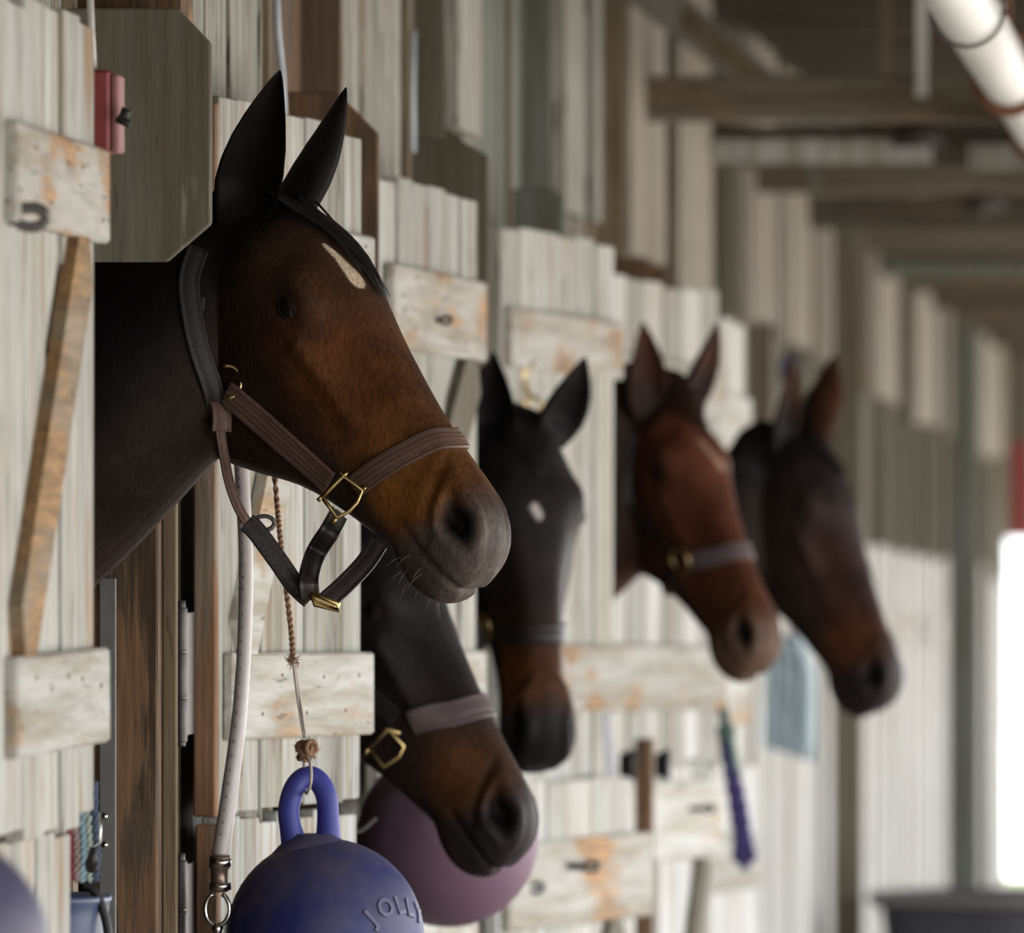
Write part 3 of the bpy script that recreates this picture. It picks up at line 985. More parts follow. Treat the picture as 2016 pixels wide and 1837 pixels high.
def add_eyes(H, P, mat_eye, mat_lid):
    """glossy dark eyes under heavy lids"""
    for s in (-1, 1):
        c = H['W'](.250, s * .1225, -.034)
        out = (H['Y'] * s * .92 + H['Z'] * .12 + H['X'] * .22).normalized()
        hit = H['bvh'].ray_cast(c + out * .2, -out)
        pt = hit[0] if hit[0] is not None else c
        r = .021 * H['L'] / .60
        ctr = pt - out * (r * .70)
        bm = bmesh.new()
        bmesh.ops.create_uvsphere(bm, u_segments=20, v_segments=12, radius=r)
        bmesh.ops.translate(bm, verts=bm.verts, vec=ctr - H['base'])
        eye = bm_obj('eye', bm, mat_eye, H['o'], True)
        # lids: two shells over the ball, leaving a slit
        fw = (H['X'] - out * H['X'].dot(out)).normalized()
        up = out.cross(fw) * (1 if out.cross(fw).dot(H['Z']) > 0 else -1)
        V, Fc = [], []
        for (lo, hi) in ((P.get('lid', 8), 100), (-100, P.get('lid', 8) - P.get('slit', 44))):
            n, m = 8, 16
            o0 = len(V)
            for i in range(n + 1):
                for k in range(m + 1):
                    b = math.radians(-88 + 176 * k / m)
                    slack = math.cos(b)
                    edge0, edge1 = (lo, hi) if hi > 50 else (lo, hi)
                    mid = P.get('lid', 8) - P.get('slit', 44) / 2
                    e0 = mid + (edge0 - mid) * (slack if edge0 > -90 and edge0 < 90 else 1)
                    e1 = mid + (edge1 - mid) * (slack if edge1 < 90 else 1)
                    a = math.radians(e0 + (e1 - e0) * i / n)
                    dr = (out * math.cos(a) + up * math.sin(a)) * math.cos(b) + fw * math.sin(b)
                    rr = r * 1.06
                    V.append(ctr + dr * rr - H['base'])
            for i in range(n):
                for k in range(m):
                    p = o0 + i * (m + 1) + k
                    Fc.append((p, p + 1, p + m + 2, p + m + 1))
        lid = mesh_obj('eyelid', V, Fc, mat_lid, eye, True)
        sd = lid.modifiers.new('thickness', 'SOLIDIFY'); sd.thickness = .0022; sd.offset = 0


def cast(H, px, py):
    d = ray(px, py).normalized()
    hit = H['bvh'].ray_cast(CAM, d)
    return hit[0], hit[1]


def ribbon_data(pts, nrm, width, thick, lift=0.0, prof=None):
    """a strap lying on a surface: pts and outward normals; rounded flat section"""
    n = len(pts)
    pts = [Vector(p) for p in pts]
    V, Fc = [], []
    prof = prof or [(-1, 0), (-1, .6), (-.86, 1), (-.72, .72), (-.4, .95), (0, 1.0), (.4, .95), (.72, .72), (.86, 1), (1, .6), (1, 0), (0, -.15)]
    m = len(prof)
    for i in range(n):
        t = (pts[min(i + 1, n - 1)] - pts[max(i - 1, 0)]).normalized()
        N = Vector(nrm[i]); N = (N - t * N.dot(t)).normalized()
        w = t.cross(N)
        for a, b in prof:
            V.append(pts[i] + N * (lift + b * thick) + w * (a * width / 2))
    for i in range(n - 1):
        for k in range(m):
            a, b = i * m + k, i * m + (k + 1) % m
            Fc.append((a, b, b + m, a + m))
    Fc.append(tuple(range(m))[::-1])
    Fc.append(tuple(range((n - 1) * m, n * m)))
    return V, Fc


LAST = []


def surf_strap(H, ctrl, n=30, width=.025, thick=.004, lift=.001):
    """ctrl: control points in head units near the surface; each sample is snapped to the skin"""
    c = catmull(ctrl, n)
    pts, nr = [], []
    for q in c:
        p = H['W'](*q)
        loc, N, _, _ = H['bvh'].find_nearest(p)
        pts.append(loc); nr.append(N)
    P_ = np.array([tuple(p) for p in pts]); N_ = np.array([tuple(p) for p in nr])
    for _ in range(3):
        P_[1:-1] = P_[1:-1] * .5 + (P_[:-2] + P_[2:]) * .25
        N_[1:-1] = N_[1:-1] * .4 + (N_[:-2] + N_[2:]) * .3
    LAST[:] = [P_, N_, width, thick, lift]
    return ribbon_data(list(P_), list(N_), width, thick, lift)


def hu(H, px, py):
    """photo pixel -> head units on the skin"""
    p, n = cast(H, px, py)
    return None if p is None else tuple(H['inv'](p))
def lerp_c(a, b, m):
    return a * (1 - m[:, None]) + np.array(b)[None, :] * m[:, None]


def vnoise(p, f, seed=0):
    """cheap smooth noise for coat borders"""
    r = np.random.RandomState(seed)
    out = np.zeros(len(p))
    for k in range(6):
        w = r.normal(size=3) * f * (1 + .35 * k)
        out += np.sin(p @ w + r.uniform(0, 6.28)) / (1 + .5 * k)
    return out / 3.2


def coat_factory(c):
    def coat(q, pit, earm, co):
        t, y, z = q[:, 0], q[:, 1], q[:, 2]
        ay = np.abs(y)
        nz = vnoise(q, 22, 3)
        C = np.tile(np.array(c['face']), (len(q), 1))
        # cheek and jaw, darkened so the coat carries the jowl's shade
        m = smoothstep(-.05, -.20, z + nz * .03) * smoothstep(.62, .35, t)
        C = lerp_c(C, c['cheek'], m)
        # red patch on cheek bone and bridge of the nose
        m = gauss(np.stack([t, ay, z], 1), (.46, .09, -.03), (.15, .2, .085)) * (1 + .3 * nz)
        C = lerp_c(C, c['warm'], np.clip(m * 1.1, 0, 1))
        # side of the muzzle
        m = gauss(np.stack([t, z], 1), (.76, -.06), (.095, .085)) * (1 + .2 * nz)
        C = lerp_c(C, c['tan'], np.clip(m * 1.25, 0, 1))
        # grey muzzle
        m = smoothstep(c.get('mz', .80), c.get('mz', .80) + .10, t + .22 * np.clip(-z - .07, -.1, .2) + .015 * nz)
        C = lerp_c(C, c['muzzle'], m)
        m = smoothstep(-.165, -.20, z) * smoothstep(.45, .6, t)
        C = lerp_c(C, c['chin'], m * .8)
        # around the eye
        m = gauss(np.stack([t, ay, z], 1), (.245, .145, -.03), (.045, .05, .028))
        C = lerp_c(C, c['eye'], m * .8)
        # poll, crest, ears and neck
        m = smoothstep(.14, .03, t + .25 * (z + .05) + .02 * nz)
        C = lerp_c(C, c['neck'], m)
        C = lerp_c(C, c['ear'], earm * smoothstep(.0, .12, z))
        C = lerp_c(C, (.004, .003, .003), np.clip(pit * 1.3, 0, 1))
        for s in c.get('marks', []):
            a, b, w0, w1, col = s
            ab = np.array(b) - np.array(a); pp = np.stack([t, y], 1) - np.array(a)
            u = np.clip((pp @ ab) / (ab @ ab), 0, 1)
            dd = np.linalg.norm(pp - u[:, None] * ab, axis=1) + .002 * vnoise(q, 160, 5)
            wd = w0 + (w1 - w0) * u
            m = smoothstep(wd, wd * .75, dd) * (z > .02) * (t > .1)
            C = lerp_c(C, col, m)
        return C
    return coat


M_COAT = coat_mat('horse_coat')
M_EYE = simple_mat('eye_dark', (.012, .009, .008), .08, 0, 0, 50, .1, .7)
M_LID = simple_mat('eyelid_skin', (.016, .011, .009), .8, spec=.15)

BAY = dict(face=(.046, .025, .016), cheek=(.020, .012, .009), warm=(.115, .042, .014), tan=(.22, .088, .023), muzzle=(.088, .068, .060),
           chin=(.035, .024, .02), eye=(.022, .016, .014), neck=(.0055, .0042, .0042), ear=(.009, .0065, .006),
           marks=[((.158, -.046), (.268, -.030), .007, .030, (.66, .53, .38))])
EAR = dict(base=(-.005, .092, -.035), axis=(-.50, .10, .90), front=(.4, 1.2, .4), len=.37, w=.068)


def ear(**k):
    d = dict(EAR); d.update(k); return d


def herd_params(px, py, y, **k):
    poll = at(px, py, y)
    L = k['L']
    s = L / .58
    d = dict(poll=poll, base=(-1.1, y, 1.25 + poll.z - 2.05 if False else 1.2),
             neck=[poll + Vector((-.20, .03, -.20)) * s, poll + Vector((-.55, .05, -.42)) * s, poll + Vector((-1.15, .05, -.66)) * s],
             neck_h=[.08 * s, .110 * s, .175 * s, .25 * s, .31 * s], neck_w=[.055 * s, .07 * s, .095 * s, .125 * s, .2 * s],
             neck_up=[(-.2, 0, 1), (.25, 0, 1), (.3, 0, 1)], ears=[ear(), ear()])
    d.update(k)
    return d


HP = []
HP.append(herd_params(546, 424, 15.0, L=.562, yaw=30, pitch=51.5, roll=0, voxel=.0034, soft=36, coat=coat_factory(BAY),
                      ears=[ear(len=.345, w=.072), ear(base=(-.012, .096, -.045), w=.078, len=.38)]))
HP.append(herd_params(712, 1036, 17.8, L=.565, yaw=20, pitch=59.5, voxel=.0045,
                      coat=coat_factory(dict(BAY, face=(.020, .017, .018), cheek=(.018, .014, .015), warm=(.022, .017, .017), tan=(.105, .046, .021), muzzle=(.026, .021, .021),
                                             neck=(.010, .009, .010), marks=[]))))
HP.append(herd_params(1026, 846, 20.6, L=.60, yaw=68, pitch=76, voxel=.005, wide=1.18,
                      ears=[ear(base=(.03, .10, .0), axis=(-.85, .28, .45), front=(.4, .4, .9), len=.265, w=.082), ear(base=(.03, .09, .0), axis=(-.9, .05, .4), front=(.5, .5, .8), len=.265, w=.07)],
                      coat=coat_factory(dict(BAY, face=(.016, .013, .014), cheek=(.022, .014, .011), warm=(.028, .020, .018), tan=(.15, .056, .02), muzzle=(.014, .011, .012), mz=.79,
                                             neck=(.008, .007, .008), marks=[((.262, -.012), (.285, .0), .014, .016, (.5, .47, .45))]))))
HP.append(herd_params(1318, 800, 23.4, L=.585, yaw=45, pitch=59, voxel=.005, neck_h=[.12, .165, .20, .25, .31],
                      ears=[ear(base=(.02, .095, -.01), axis=(-.75, .22, .65), len=.33, w=.078, front=(.5, .3, .8)), ear(base=(.02, .10, -.01), axis=(-.75, .25, .65), len=.33, w=.074, front=(.6, .3, .7))],
                      coat=coat_factory(dict(BAY, face=(.105, .036, .020), cheek=(.030, .015, .010), warm=(.085, .030, .017), tan=(.075, .030, .016), muzzle=(.13, .080, .058), chin=(.05, .035, .028),
                                             neck=(.03, .015, .011), ear=(.05, .02, .012), marks=[((.2, -.02), (.3, .03), .012, .02, (.3, .19, .14))]))))
HP.append(herd_params(1582, 876, 26.0, L=.615, yaw=28, pitch=67.5, voxel=.0055,
                      ears=[ear(base=(-.01, .10, -.02), axis=(-.82, .12, .55), len=.34, w=.11), ear(axis=(-.85, .10, .52), len=.33, w=.06, front=(1, .2, .5))],
                      coat=coat_factory(dict(BAY, face=(.024, .017, .017), cheek=(.026, .016, .013), warm=(.045, .022, .016), tan=(.085, .032, .016), muzzle=(.022, .017, .018),
                                             neck=(.010, .008, .009), ear=(.060, .024, .013), marks=[]))))
HERD = []
LBL = ['dark bay horse with a cream star looking out of the nearest stall', 'black-brown horse hanging its head low over the mauve ball',
       'black horse facing the camera with a small white star', 'reddish chestnut horse with pricked ears between the black and the farthest horse',
       'dark bay horse farthest down the row, blurred, with a long muzzle']
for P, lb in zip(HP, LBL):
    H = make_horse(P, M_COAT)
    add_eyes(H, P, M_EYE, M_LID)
    tag(H['o'], lb, 'horse', 'horses looking out of their stalls')
    HERD.append(H)
# ------------------------------------------------------------------ halters
M_LEATHER = leather_mat('brown_halter_leather', (.15, .088, .068), .48)
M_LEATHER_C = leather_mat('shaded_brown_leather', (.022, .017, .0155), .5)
M_LEATHER_D = leather_mat('dark_halter_leather', (.030, .024, .024), .38)
M_LEATHER_G = leather_mat('grey_brown_leather', (.14, .11, .115), .36)


def wl(H, v):
    return Vector(v)


def part(name, data, mat, root, smooth=True):
    V, Fc = data
    return mesh_obj(name, V, Fc, mat, root, smooth, local=False)


def free_strap(pts, width, thick, n=24, nrm=(0.25, -1, 0.1)):
    P_ = catmull(pts, n)
    return ribbon_data(list(P_), [Vector(nrm)] * n, width, thick, -thick / 2)


def wire(pts, r, n=24, seg=8):
    return tube_data([Vector(p) for p in catmull(pts, n)], r, seg)


def skin_px(H, px, py, off=.004, back=None):
    p, n = cast(H, px, py)
    if p is None:
        return at(px, py, back or 15.0), Vector((0, -1, 0))
    return p + n * off, n


H1, H2, H3, H4, H5 = HERD
hal = empty('halter', H1['O'])
tag(hal, 'brown leather halter with brass fittings on the nearest dark bay horse', 'halter', 'leather halters')


def px_strap(H, pxs, width, thick=.005, n=28, lift=.0):
    pts, nr = [], []
    for x, y in catmull(pxs, n):
        p, nn = cast(H, x, y)
        if p is None:
            continue
        pts.append(p); nr.append(nn)
    P_ = np.array([tuple(p) for p in pts]); N_ = np.array([tuple(p) for p in nr])
    for _ in range(4):
        P_[1:-1] = P_[1:-1] * .5 + (P_[:-2] + P_[2:]) * .25
        N_[1:-1] = N_[1:-1] * .4 + (N_[:-2] + N_[2:]) * .3
    N_ /= np.linalg.norm(N_, axis=1, keepdims=True)
    LAST[:] = [P_, N_, width, thick, lift + .0015]
    return ribbon_data(list(P_), list(N_), width, thick, lift + .0015)


M_THREAD = simple_mat('pale_stitching', (.26, .18, .15), .7)


def stitches(strap, root, rows=(-.62, -.2, .2, .62)):
    """rows of thread along a strap, as a piece of that strap"""
    P_, N_, w, th, lf = LAST
    out = []
    n = len(P_)
    P2 = catmull(P_, n * 5); N2 = catmull(N_, n * 5)
    for r_ in rows:
        line = []
        for i in range(len(P2)):
            t = Vector(P2[min(i + 1, len(P2) - 1)] - P2[max(i - 1, 0)]).normalized()
            N = Vector(N2[i]); N = (N - t * N.dot(t)).normalized()
            line.append(Vector(P2[i]) + N * (lf + th * (.98 if abs(r_) < .5 else .86)) + t.cross(N) * (r_ * w / 2))
        for i in range(1, len(line) - 2, 2):
            out.append(tube_data([line[i], line[i + 1]], .0007, 4))
    V, Fc = join_data(out)
    o = mesh_obj('stitching', V, Fc, M_THREAD, strap, True)
    for v in o.data.vertices:
        v.co = v.co - root.location
    o['kind'] = 'stuff'


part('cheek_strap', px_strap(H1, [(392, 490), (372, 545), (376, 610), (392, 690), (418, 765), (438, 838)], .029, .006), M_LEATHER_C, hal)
stitches(part('side_strap', px_strap(H1, [(448, 772), (500, 815), (560, 868), (620, 920), (652, 950)], .036, .006), M_LEATHER, hal), hal)
# noseband: from the near square over the nose and down the far side
near = [hu(H1, x, y) for x, y in ((700, 958), (745, 925), (800, 893), (850, 868))]
near = [q for q in near if q]
loop = near + [(near[-1][0] + .012, -.035, .062), (near[-1][0] + .018, 0.0, .072), (near[-1][0] + .012, .035, .062)] + [(t, -y, z) for t, y, z in near[::-1]]
stitches(part('noseband', surf_strap(H1, loop, 60, .032, .006), M_LEATHER, hal), hal)
# throat strap hanging from the cheek buckle
yn = cast(H1, 440, 840)[0].y - .012
part('throat_strap', free_strap([at(432, 836, yn), at(440, 890, yn), at(452, 950, yn - .005), at(470, 1000, yn), at(492, 1036, yn + .02)], .013, .005), M_LEATHER, hal)
part('buckle_strap', free_strap([at(422, 770, yn + .006), at(436, 805, yn), at(436, 850, yn - .002)], .026, .006, 10), M_LEATHER, hal)
# chin straps below the jaw
yc = 14.86
part('jaw_strap', free_strap([at(486, 1028, yc), at(505, 1046, yc), at(545, 1100, yc), (at(580, 1150, yc)), at(612, 1180, yc)], .026, .006), M_LEATHER_D, hal)
sq, sqn = skin_px(H1, 668, 985, .010)
part('chin_strap', free_strap([skin_px(H1, 668, 1012, .010)[0], at(650, 1045, sq.y), at(622, 1090, sq.y + .03), at(608, 1140, yc - .02), at(610, 1176, yc - .012)], .027, .006), M_LEATHER_D, hal)
part('far_chin_strap', free_strap([at(640, 1186, yc - .005), at(680, 1150, yc + .03), at(718, 1110, yc + .07), at(745, 1070, yc + .10)], .026, .006), M_LEATHER_D, hal)
# brass
c = [skin_px(H1, x, y, .012)[0] for x, y in ((634, 978), (677, 937), (714, 966), (663, 1021))]
yb = min(p.y for p in c) - .006
c = [at(x, y, yb) for x, y in ((634, 978), (677, 937), (714, 966), (664, 1019))]
sqp = [c[0], c[0].lerp(c[1], .5), c[1], c[1].lerp(c[2], .5), c[2], c[2].lerp(c[3], .33) + Vector((.004, 0, -.004)), c[2].lerp(c[3], .66) + Vector((.004, 0, -.004)), c[3], c[3].lerp(c[0], .5), c[0]]
ring = join_data([tube_data(sqp, .0028, 8), tube_data([c[1] - (c[2] - c[1]) * .22, c[1], c[1] + (c[1] - c[0]) * .18], .0026, 8),
                  tube_data([c[0] - (c[1] - c[0]) * .2, c[0]], .0028, 8), tube_data([c[3], c[3] + (c[3] - c[2]) * .2], .0028, 8), tube_data([c[2], c[2] + (c[2] - c[3]) * .15], .0028, 8)])
part('square_ring', ring, M_BRASS, hal)
rp, rn = skin_px(H1, 448, 752, .008)
rr = [at(448 + 27 * math.cos(a), 752 + 32 * math.sin(a), rp.y - .002) for a in np.linspace(-1.9, 1.6, 14)]
part('cheek_ring', tube_data(rr, .0026, 8), M_BRASS, hal)
bk = [at(x, y, yc - .02) for x, y in ((614, 1168), (664, 1188), (668, 1202), (620, 1190), (614, 1168))]
part('chin_buckle', join_data([tube_data(bk, .0032, 8), free_strap([at(612, 1172, yc - .018), at(668, 1196, yc - .018)], .012, .005, 6)]), M_BRASS, hal)
rr = [at(520 + 20 * math.cos(a), 1030 + 14 * math.sin(a), yc + .02) for a in np.linspace(0, 6.28, 18)]
part('throat_ring', tube_data(rr, .003, 8), M_STEEL, hal)
# headpiece line over the upper cheek
part('crown_piece', px_strap(H1, [(400, 585), (396, 612), (378, 628), (362, 610), (355, 575)], .006, .003), M_LEATHER_D, hal)


def halter(H, label, mat, tn=.66, ring_px=None, w=.036, z_near=-.10, extra=None):
    e = empty('halter', H['O'])
    tag(e, label, 'halter', 'leather halters')
    ctrl = [(tn - .03, -.10, z_near), (tn - .015, -.09, -.05), (tn + .005, -.07, .0), (tn + .02, -.03, .06), (tn + .022, 0, .068), (tn + .02, .03, .06), (tn + .005, .07, 0), (tn - .015, .09, -.05), (tn - .03, .10, z_near)]
    nb_ = part('noseband', surf_strap(H, ctrl, 44, w, .007), mat, e)
    if H is H2: stitches(nb_, e)
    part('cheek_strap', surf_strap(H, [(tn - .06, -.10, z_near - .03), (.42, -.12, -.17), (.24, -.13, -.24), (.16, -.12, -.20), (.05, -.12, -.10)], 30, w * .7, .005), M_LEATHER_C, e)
    # brass square at the cheek
    if ring_px:
        cen, yd = ring_px
        pts = [at(cen[0] + dx, cen[1] + dy, yd) for dx, dy in ((-36, 5), (3, -32), (33, 2), (24, 22), (-6, 42), (-36, 5))]
        part('square_ring', join_data([tube_data(pts, .003, 8), tube_data([at(cen[0] - 16, cen[1] - 36, yd), at(cen[0] + 3, cen[1] - 32, yd), at(cen[0] + 26, cen[1] - 24, yd)], .0028, 8),
                                       tube_data([at(cen[0] - 44, cen[1] + 18, yd), at(cen[0] - 36, cen[1] + 5, yd)], .0028, 8)]), M_BRASS, e)
    else:
        p = H['bvh'].find_nearest(H['W'](tn - .055, -.11, z_near - .02))
        q, n_ = p[0] + p[1] * .008, p[1]
        u = H['X']; v = n_.cross(u).normalized(); u = v.cross(n_)
        pts = [q + u * (.026 * math.cos(a)) + v * (.026 * math.sin(a)) for a in np.linspace(0, 6.283, 17)]
        part('cheek_ring', tube_data(pts, .0035, 8), M_BRASS, e)
    # chin strap below the jaw
    a, b = H['W'](tn - .06, -.085, z_near - .05), H['W'](tn - .06, .085, z_near - .05)
    m1, m2 = H['W'](tn - .05, -.05, -.30), H['W'](tn - .05, .05, -.30)
    P_ = catmull([a, m1, m2, b], 24)
    ctr = H['W'](tn - .05, 0, -.15)
    part('chin_strap', ribbon_data(list(P_), [(Vector(p) - ctr).normalized() for p in P_], .024, .006), M_LEATHER_D, e)
    for nm, data, m in (extra or []):
        part(nm, data, m, e)
    return e


y2 = cast(H2, 800, 1470)[0].y - .02
halter(H2, 'grey-brown leather halter with a brass square on the low-hanging horse', M_LEATHER_G, .585, ((762, 1468), y2), .040, -.11,
       [('chain_end', wire([at(676, 1618, y2 + .02), at(692, 1634, y2), at(712, 1634, y2), at(740, 1610, y2)], .004), M_STEEL)])
p3 = cast(H3, 1095, 1265)
halter(H3, 'dark halter with a pale cheek piece on the black horse facing the camera', M_LEATHER_D, .62, None, .034, -.11)
halter(H4, 'brown halter with a brass ring on the reddish chestnut horse', M_LEATHER_G, .60, None, .036, -.11)


# ------------------------------------------------------------------ forelocks: bundles of tapering hair
def hair(H, roots, mat, r0=.0022, n=9):
    parts_ = []
    for pts in roots:
        P_ = catmull(pts, n)
        parts_.append(tube_data([Vector(p) for p in P_], [r0 * (1 - .85 * i / (n - 1)) for i in range(n)], 4))
    V, Fc = join_data(parts_)
    o = mesh_obj('forelock', [Vector(v) - H['base'] for v in V], Fc, mat, H['o'], True)
    return o


M_HAIR = simple_mat('black_mane_hair', (.016, .013, .014), .42, 0, 0, 90, .4)
M_HAIR_R = simple_mat('dark_red_mane_hair', (.045, .018, .011), .5, 0, 0, 90, .4)


def forelock(H, ctrl, mat, count, spread, seed=1, length=(.7, 1.1), lift=.012):
    r = random.Random(seed)
    L = []
    for k in range(count):
        dy, dt = r.gauss(0, spread), r.gauss(0, .012)
        ln = r.uniform(*length)
        pts = []
        m = len(ctrl)
        for i, (t, y, z) in enumerate(ctrl):
            f = i / (m - 1)
            tt = ctrl[0][0] + (t - ctrl[0][0]) * ln + dt
            p = H['W'](tt, y + dy * (1 - .35 * f) + r.gauss(0, .004) * f, z)
            loc, n_, _, _ = H['bvh'].find_nearest(p)
            pts.append(loc + n_ * (H['L'] * (lift * (.4 + math.sin(f * 3)) + r.uniform(0, .008))))
        L.append(pts)
    return hair(H, L, mat, .0026 * H['L'] / .56)


forelock(H1, [(-.02, .0, .05), (.05, .005, .08), (.12, .012, .10), (.20, .022, .10), (.29, .030, .10)], M_HAIR, 150, .020, 1)
forelock(H3, [(-.02, .0, .05), (.05, .005, .08), (.10, .01, .10), (.15, .02, .10)], M_HAIR, 90, .030, 2)
forelock(H4, [(-.02, .0, .05), (.05, .005, .08), (.10, .01, .10), (.16, .02, .10)], M_HAIR_R, 60, .025, 3)
forelock(H5, [(-.02, .0, .05), (.05, .005, .08), (.10, .01, .10), (.18, .01, .10)], M_HAIR, 70, .025, 4)
forelock(H2, [(-.02, .0, .05), (.05, .005, .08), (.12, .012, .10), (.20, .022, .10)], M_HAIR, 60, .025, 5)
# whiskers on the nearest muzzle
wh = []
rw = random.Random(5)
for k in range(18):
    q = H1['W'](rw.uniform(.86, 1.0), rw.uniform(-.07, .05), rw.choice((-.2, -.185, -.17, -.15)))
    loc, n_, _, _ = H1['bvh'].find_nearest(q)
    d = (n_ + Vector((rw.gauss(0, .3), rw.gauss(0, .3), -.4))).normalized()
    wh.append(tube_data([loc, loc + d * .012, loc + d * .024 + Vector((0, 0, -.004))], [.0004, .0003, .0001], 3))
V, Fc = join_data(wh)
mesh_obj('whiskers', [Vector(v) - H1['base'] for v in V], Fc, simple_mat('pale_whisker', (.35, .32, .3), .5), H1['o'], True)['kind'] = 'stuff'


# ------------------------------------------------------------------ hanging play balls
def rubber(name, col, dust, amount=.5):
    m, nt, b = nodes_mat(name)
    N, Lk = nt.nodes, nt.links
    tc = N.new('ShaderNodeTexCoord')
    n1 = N.new('ShaderNodeTexNoise'); n1.inputs['Scale'].default_value = 14; n1.inputs['Detail'].default_value = 8; n1.inputs['Roughness'].default_value = .65
    n2 = N.new('ShaderNodeTexNoise'); n2.inputs['Scale'].default_value = 160; n2.inputs['Detail'].default_value = 3
    Lk.new(tc.outputs['Object'], n1.inputs['Vector']); Lk.new(tc.outputs['Object'], n2.inputs['Vector'])
    sx = N.new('ShaderNodeSeparateXYZ'); Lk.new(tc.outputs['Object'], sx.inputs[0])
    mr = N.new('ShaderNodeMapRange'); mr.inputs[1].default_value = -.1; mr.inputs[2].default_value = .16; mr.inputs[3].default_value = -.22; mr.inputs[4].default_value = .20
    Lk.new(sx.outputs['Z'], mr.inputs[0])
    a = N.new('ShaderNodeMath'); a.operation = 'ADD'; Lk.new(n1.outputs['Fac'], a.inputs[0]); Lk.new(mr.outputs[0], a.inputs[1])
    rp_ = N.new('ShaderNodeValToRGB'); rp_.color_ramp.elements[0].position, rp_.color_ramp.elements[1].position = .38, .80
    rp_.color_ramp.elements[1].color = (amount, amount, amount, 1)
    Lk.new(a.outputs[0], rp_.inputs[0])
    mx = N.new('ShaderNodeMix'); mx.data_type = 'RGBA'; mx.inputs[6].default_value = (*col, 1); mx.inputs[7].default_value = (*dust, 1)
    Lk.new(rp_.outputs[0], mx.inputs[0])
    Lk.new(mx.outputs[2], b.inputs['Base Color'])
    b.inputs['Roughness'].default_value = .52
    bp = N.new('ShaderNodeBump'); bp.inputs['Strength'].default_value = .25; bp.inputs['Distance'].default_value = .001
    Lk.new(n2.outputs['Fac'], bp.inputs['Height']); Lk.new(bp.outputs[0], b.inputs['Normal'])
    return m


M_BLUE = rubber('blue_rubber', (.024, .028, .16), (.17, .15, .145), .62)
M_BLUE_H = rubber('blue_rubber_handle', (.036, .046, .33), (.16, .16, .22), .12)
M_MAUVE = rubber('mauve_rubber', (.20, .115, .17), (.36, .29, .36), .6)
M_NAVY = rubber('navy_rubber', (.05, .05, .12), (.22, .19, .2), .4)
M_LETTER = simple_mat('blue_grey_lettering', (.13, .13, .22), .5)


def sphere_data(c, r, seg=48, rings=28):
    V, Fc = [], []
    for i in range(rings + 1):
        a = math.pi * i / rings
        for k in range(seg):
            b = 2 * math.pi * k / seg
            V.append(Vector(c) + Vector((math.sin(a) * math.cos(b), math.sin(a) * math.sin(b), math.cos(a))) * r)
    for i in range(rings):
        for k in range(seg):
            p, q = i * seg + k, i * seg + (k + 1) % seg
            Fc.append((p, p + seg, q + seg, q))
    return V, Fc


def play_ball(label, cpx, cy, r, mat, mat_h, handle=True):
    c = at(*cpx, cy)
    e = empty('play_ball', c - Vector((0, 0, r)))
    tag(e, label, 'ball', 'hanging horse play balls')
    b = part('ball', sphere_data(c, r), mat, e)
    b.location = (0, 0, r)
    for v in b.data.vertices:
        v.co.z -= r
    if handle:
        k = r / .134
        pts = [(.004, 0, .112), (.004, .002, .160), (.001, .004, .192), (-.012, .006, .213), (-.027, .004, .216), (-.041, -.004, .202), (-.048, -.010, .175), (-.046, -.010, .150), (-.038, -.004, .112)]
        pts = [c + Vector(p) * k for p in pts]
        rad = [.019, .0148, .0145, .0145, .0145, .0145, .0148, .0150, .020]
        P_ = catmull(pts, 36); R_ = np.interp(np.linspace(0, 8, 36), range(9), rad) * k
        part('handle', tube_data([Vector(p) for p in P_], list(R_), 16), mat_h, e)
        nk = [c + Vector((-.016, 0, .116)) * k, c + Vector((-.017, 0, .128)) * k, c + Vector((-.017, 0, .140)) * k]
        part('neck', tube_data(nk, [.058 * k, .043 * k, .030 * k], 28), mat, e)
    return e, c


b1, c1 = play_ball('big blue ball with a loop handle hanging on twine in front of the nearest door', (640, 1846), 15.62, .1345, M_BLUE, M_BLUE_H)
# raised lettering on the side of the ball
LV, LF = [], []
for ch, px, py, rot in (('J', 731, 1808, 40), ('O', 760, 1789, 22), ('L', 787, 1784, 4), ('L', 806, 1789, -14), ('Y', 823, 1802, -30)):
    cu = bpy.data.curves.new('glyph', 'FONT'); cu.body = ch; cu.size = .034; cu.align_x = 'CENTER'; cu.align_y = 'CENTER'; cu.offset = .0011
    cu.extrude = .0012; cu.resolution_u = 4
    go = bpy.data.objects.new('glyph', cu); COL.objects.link(go)
    dg = bpy.context.evaluated_depsgraph_get()
    gm = go.evaluated_get(dg).to_mesh()
    d = ray(px, py).normalized()
    oc = CAM - c1
    bq = oc.dot(d); disc = bq * bq - (oc.dot(oc) - .1345 ** 2)
    hit = CAM + d * (-bq - math.sqrt(max(0, disc)))
    n_ = (hit - c1).normalized()
    up = Vector((0, 0, 1)); up = (up - n_ * up.dot(n_)).normalized()
    rt = up.cross(n_)
    R_ = Matrix.Rotation(math.radians(rot), 3, n_)
    up, rt = R_ @ up, R_ @ rt
    o_ = len(LV)
    for v in gm.vertices:
        p = hit + rt * v.co.x + up * v.co.y
        LV.append(c1 + (p - c1).normalized() * (.1347 + max(0, v.co.z) * 1.6 - (0 if v.co.z > 0 else .001)))
    LF += [tuple(i + o_ for i in f.vertices) for f in gm.polygons]
    go.evaluated_get(dg).to_mesh_clear()
    bpy.data.objects.remove(go); bpy.data.curves.remove(cu)
part('lettering', (LV, LF), M_LETTER, b1, False)
b2, c2 = play_ball('mauve ball hanging behind the low-hanging horse muzzle', (882, 1646), 18.55, .1465, M_MAUVE, M_MAUVE)
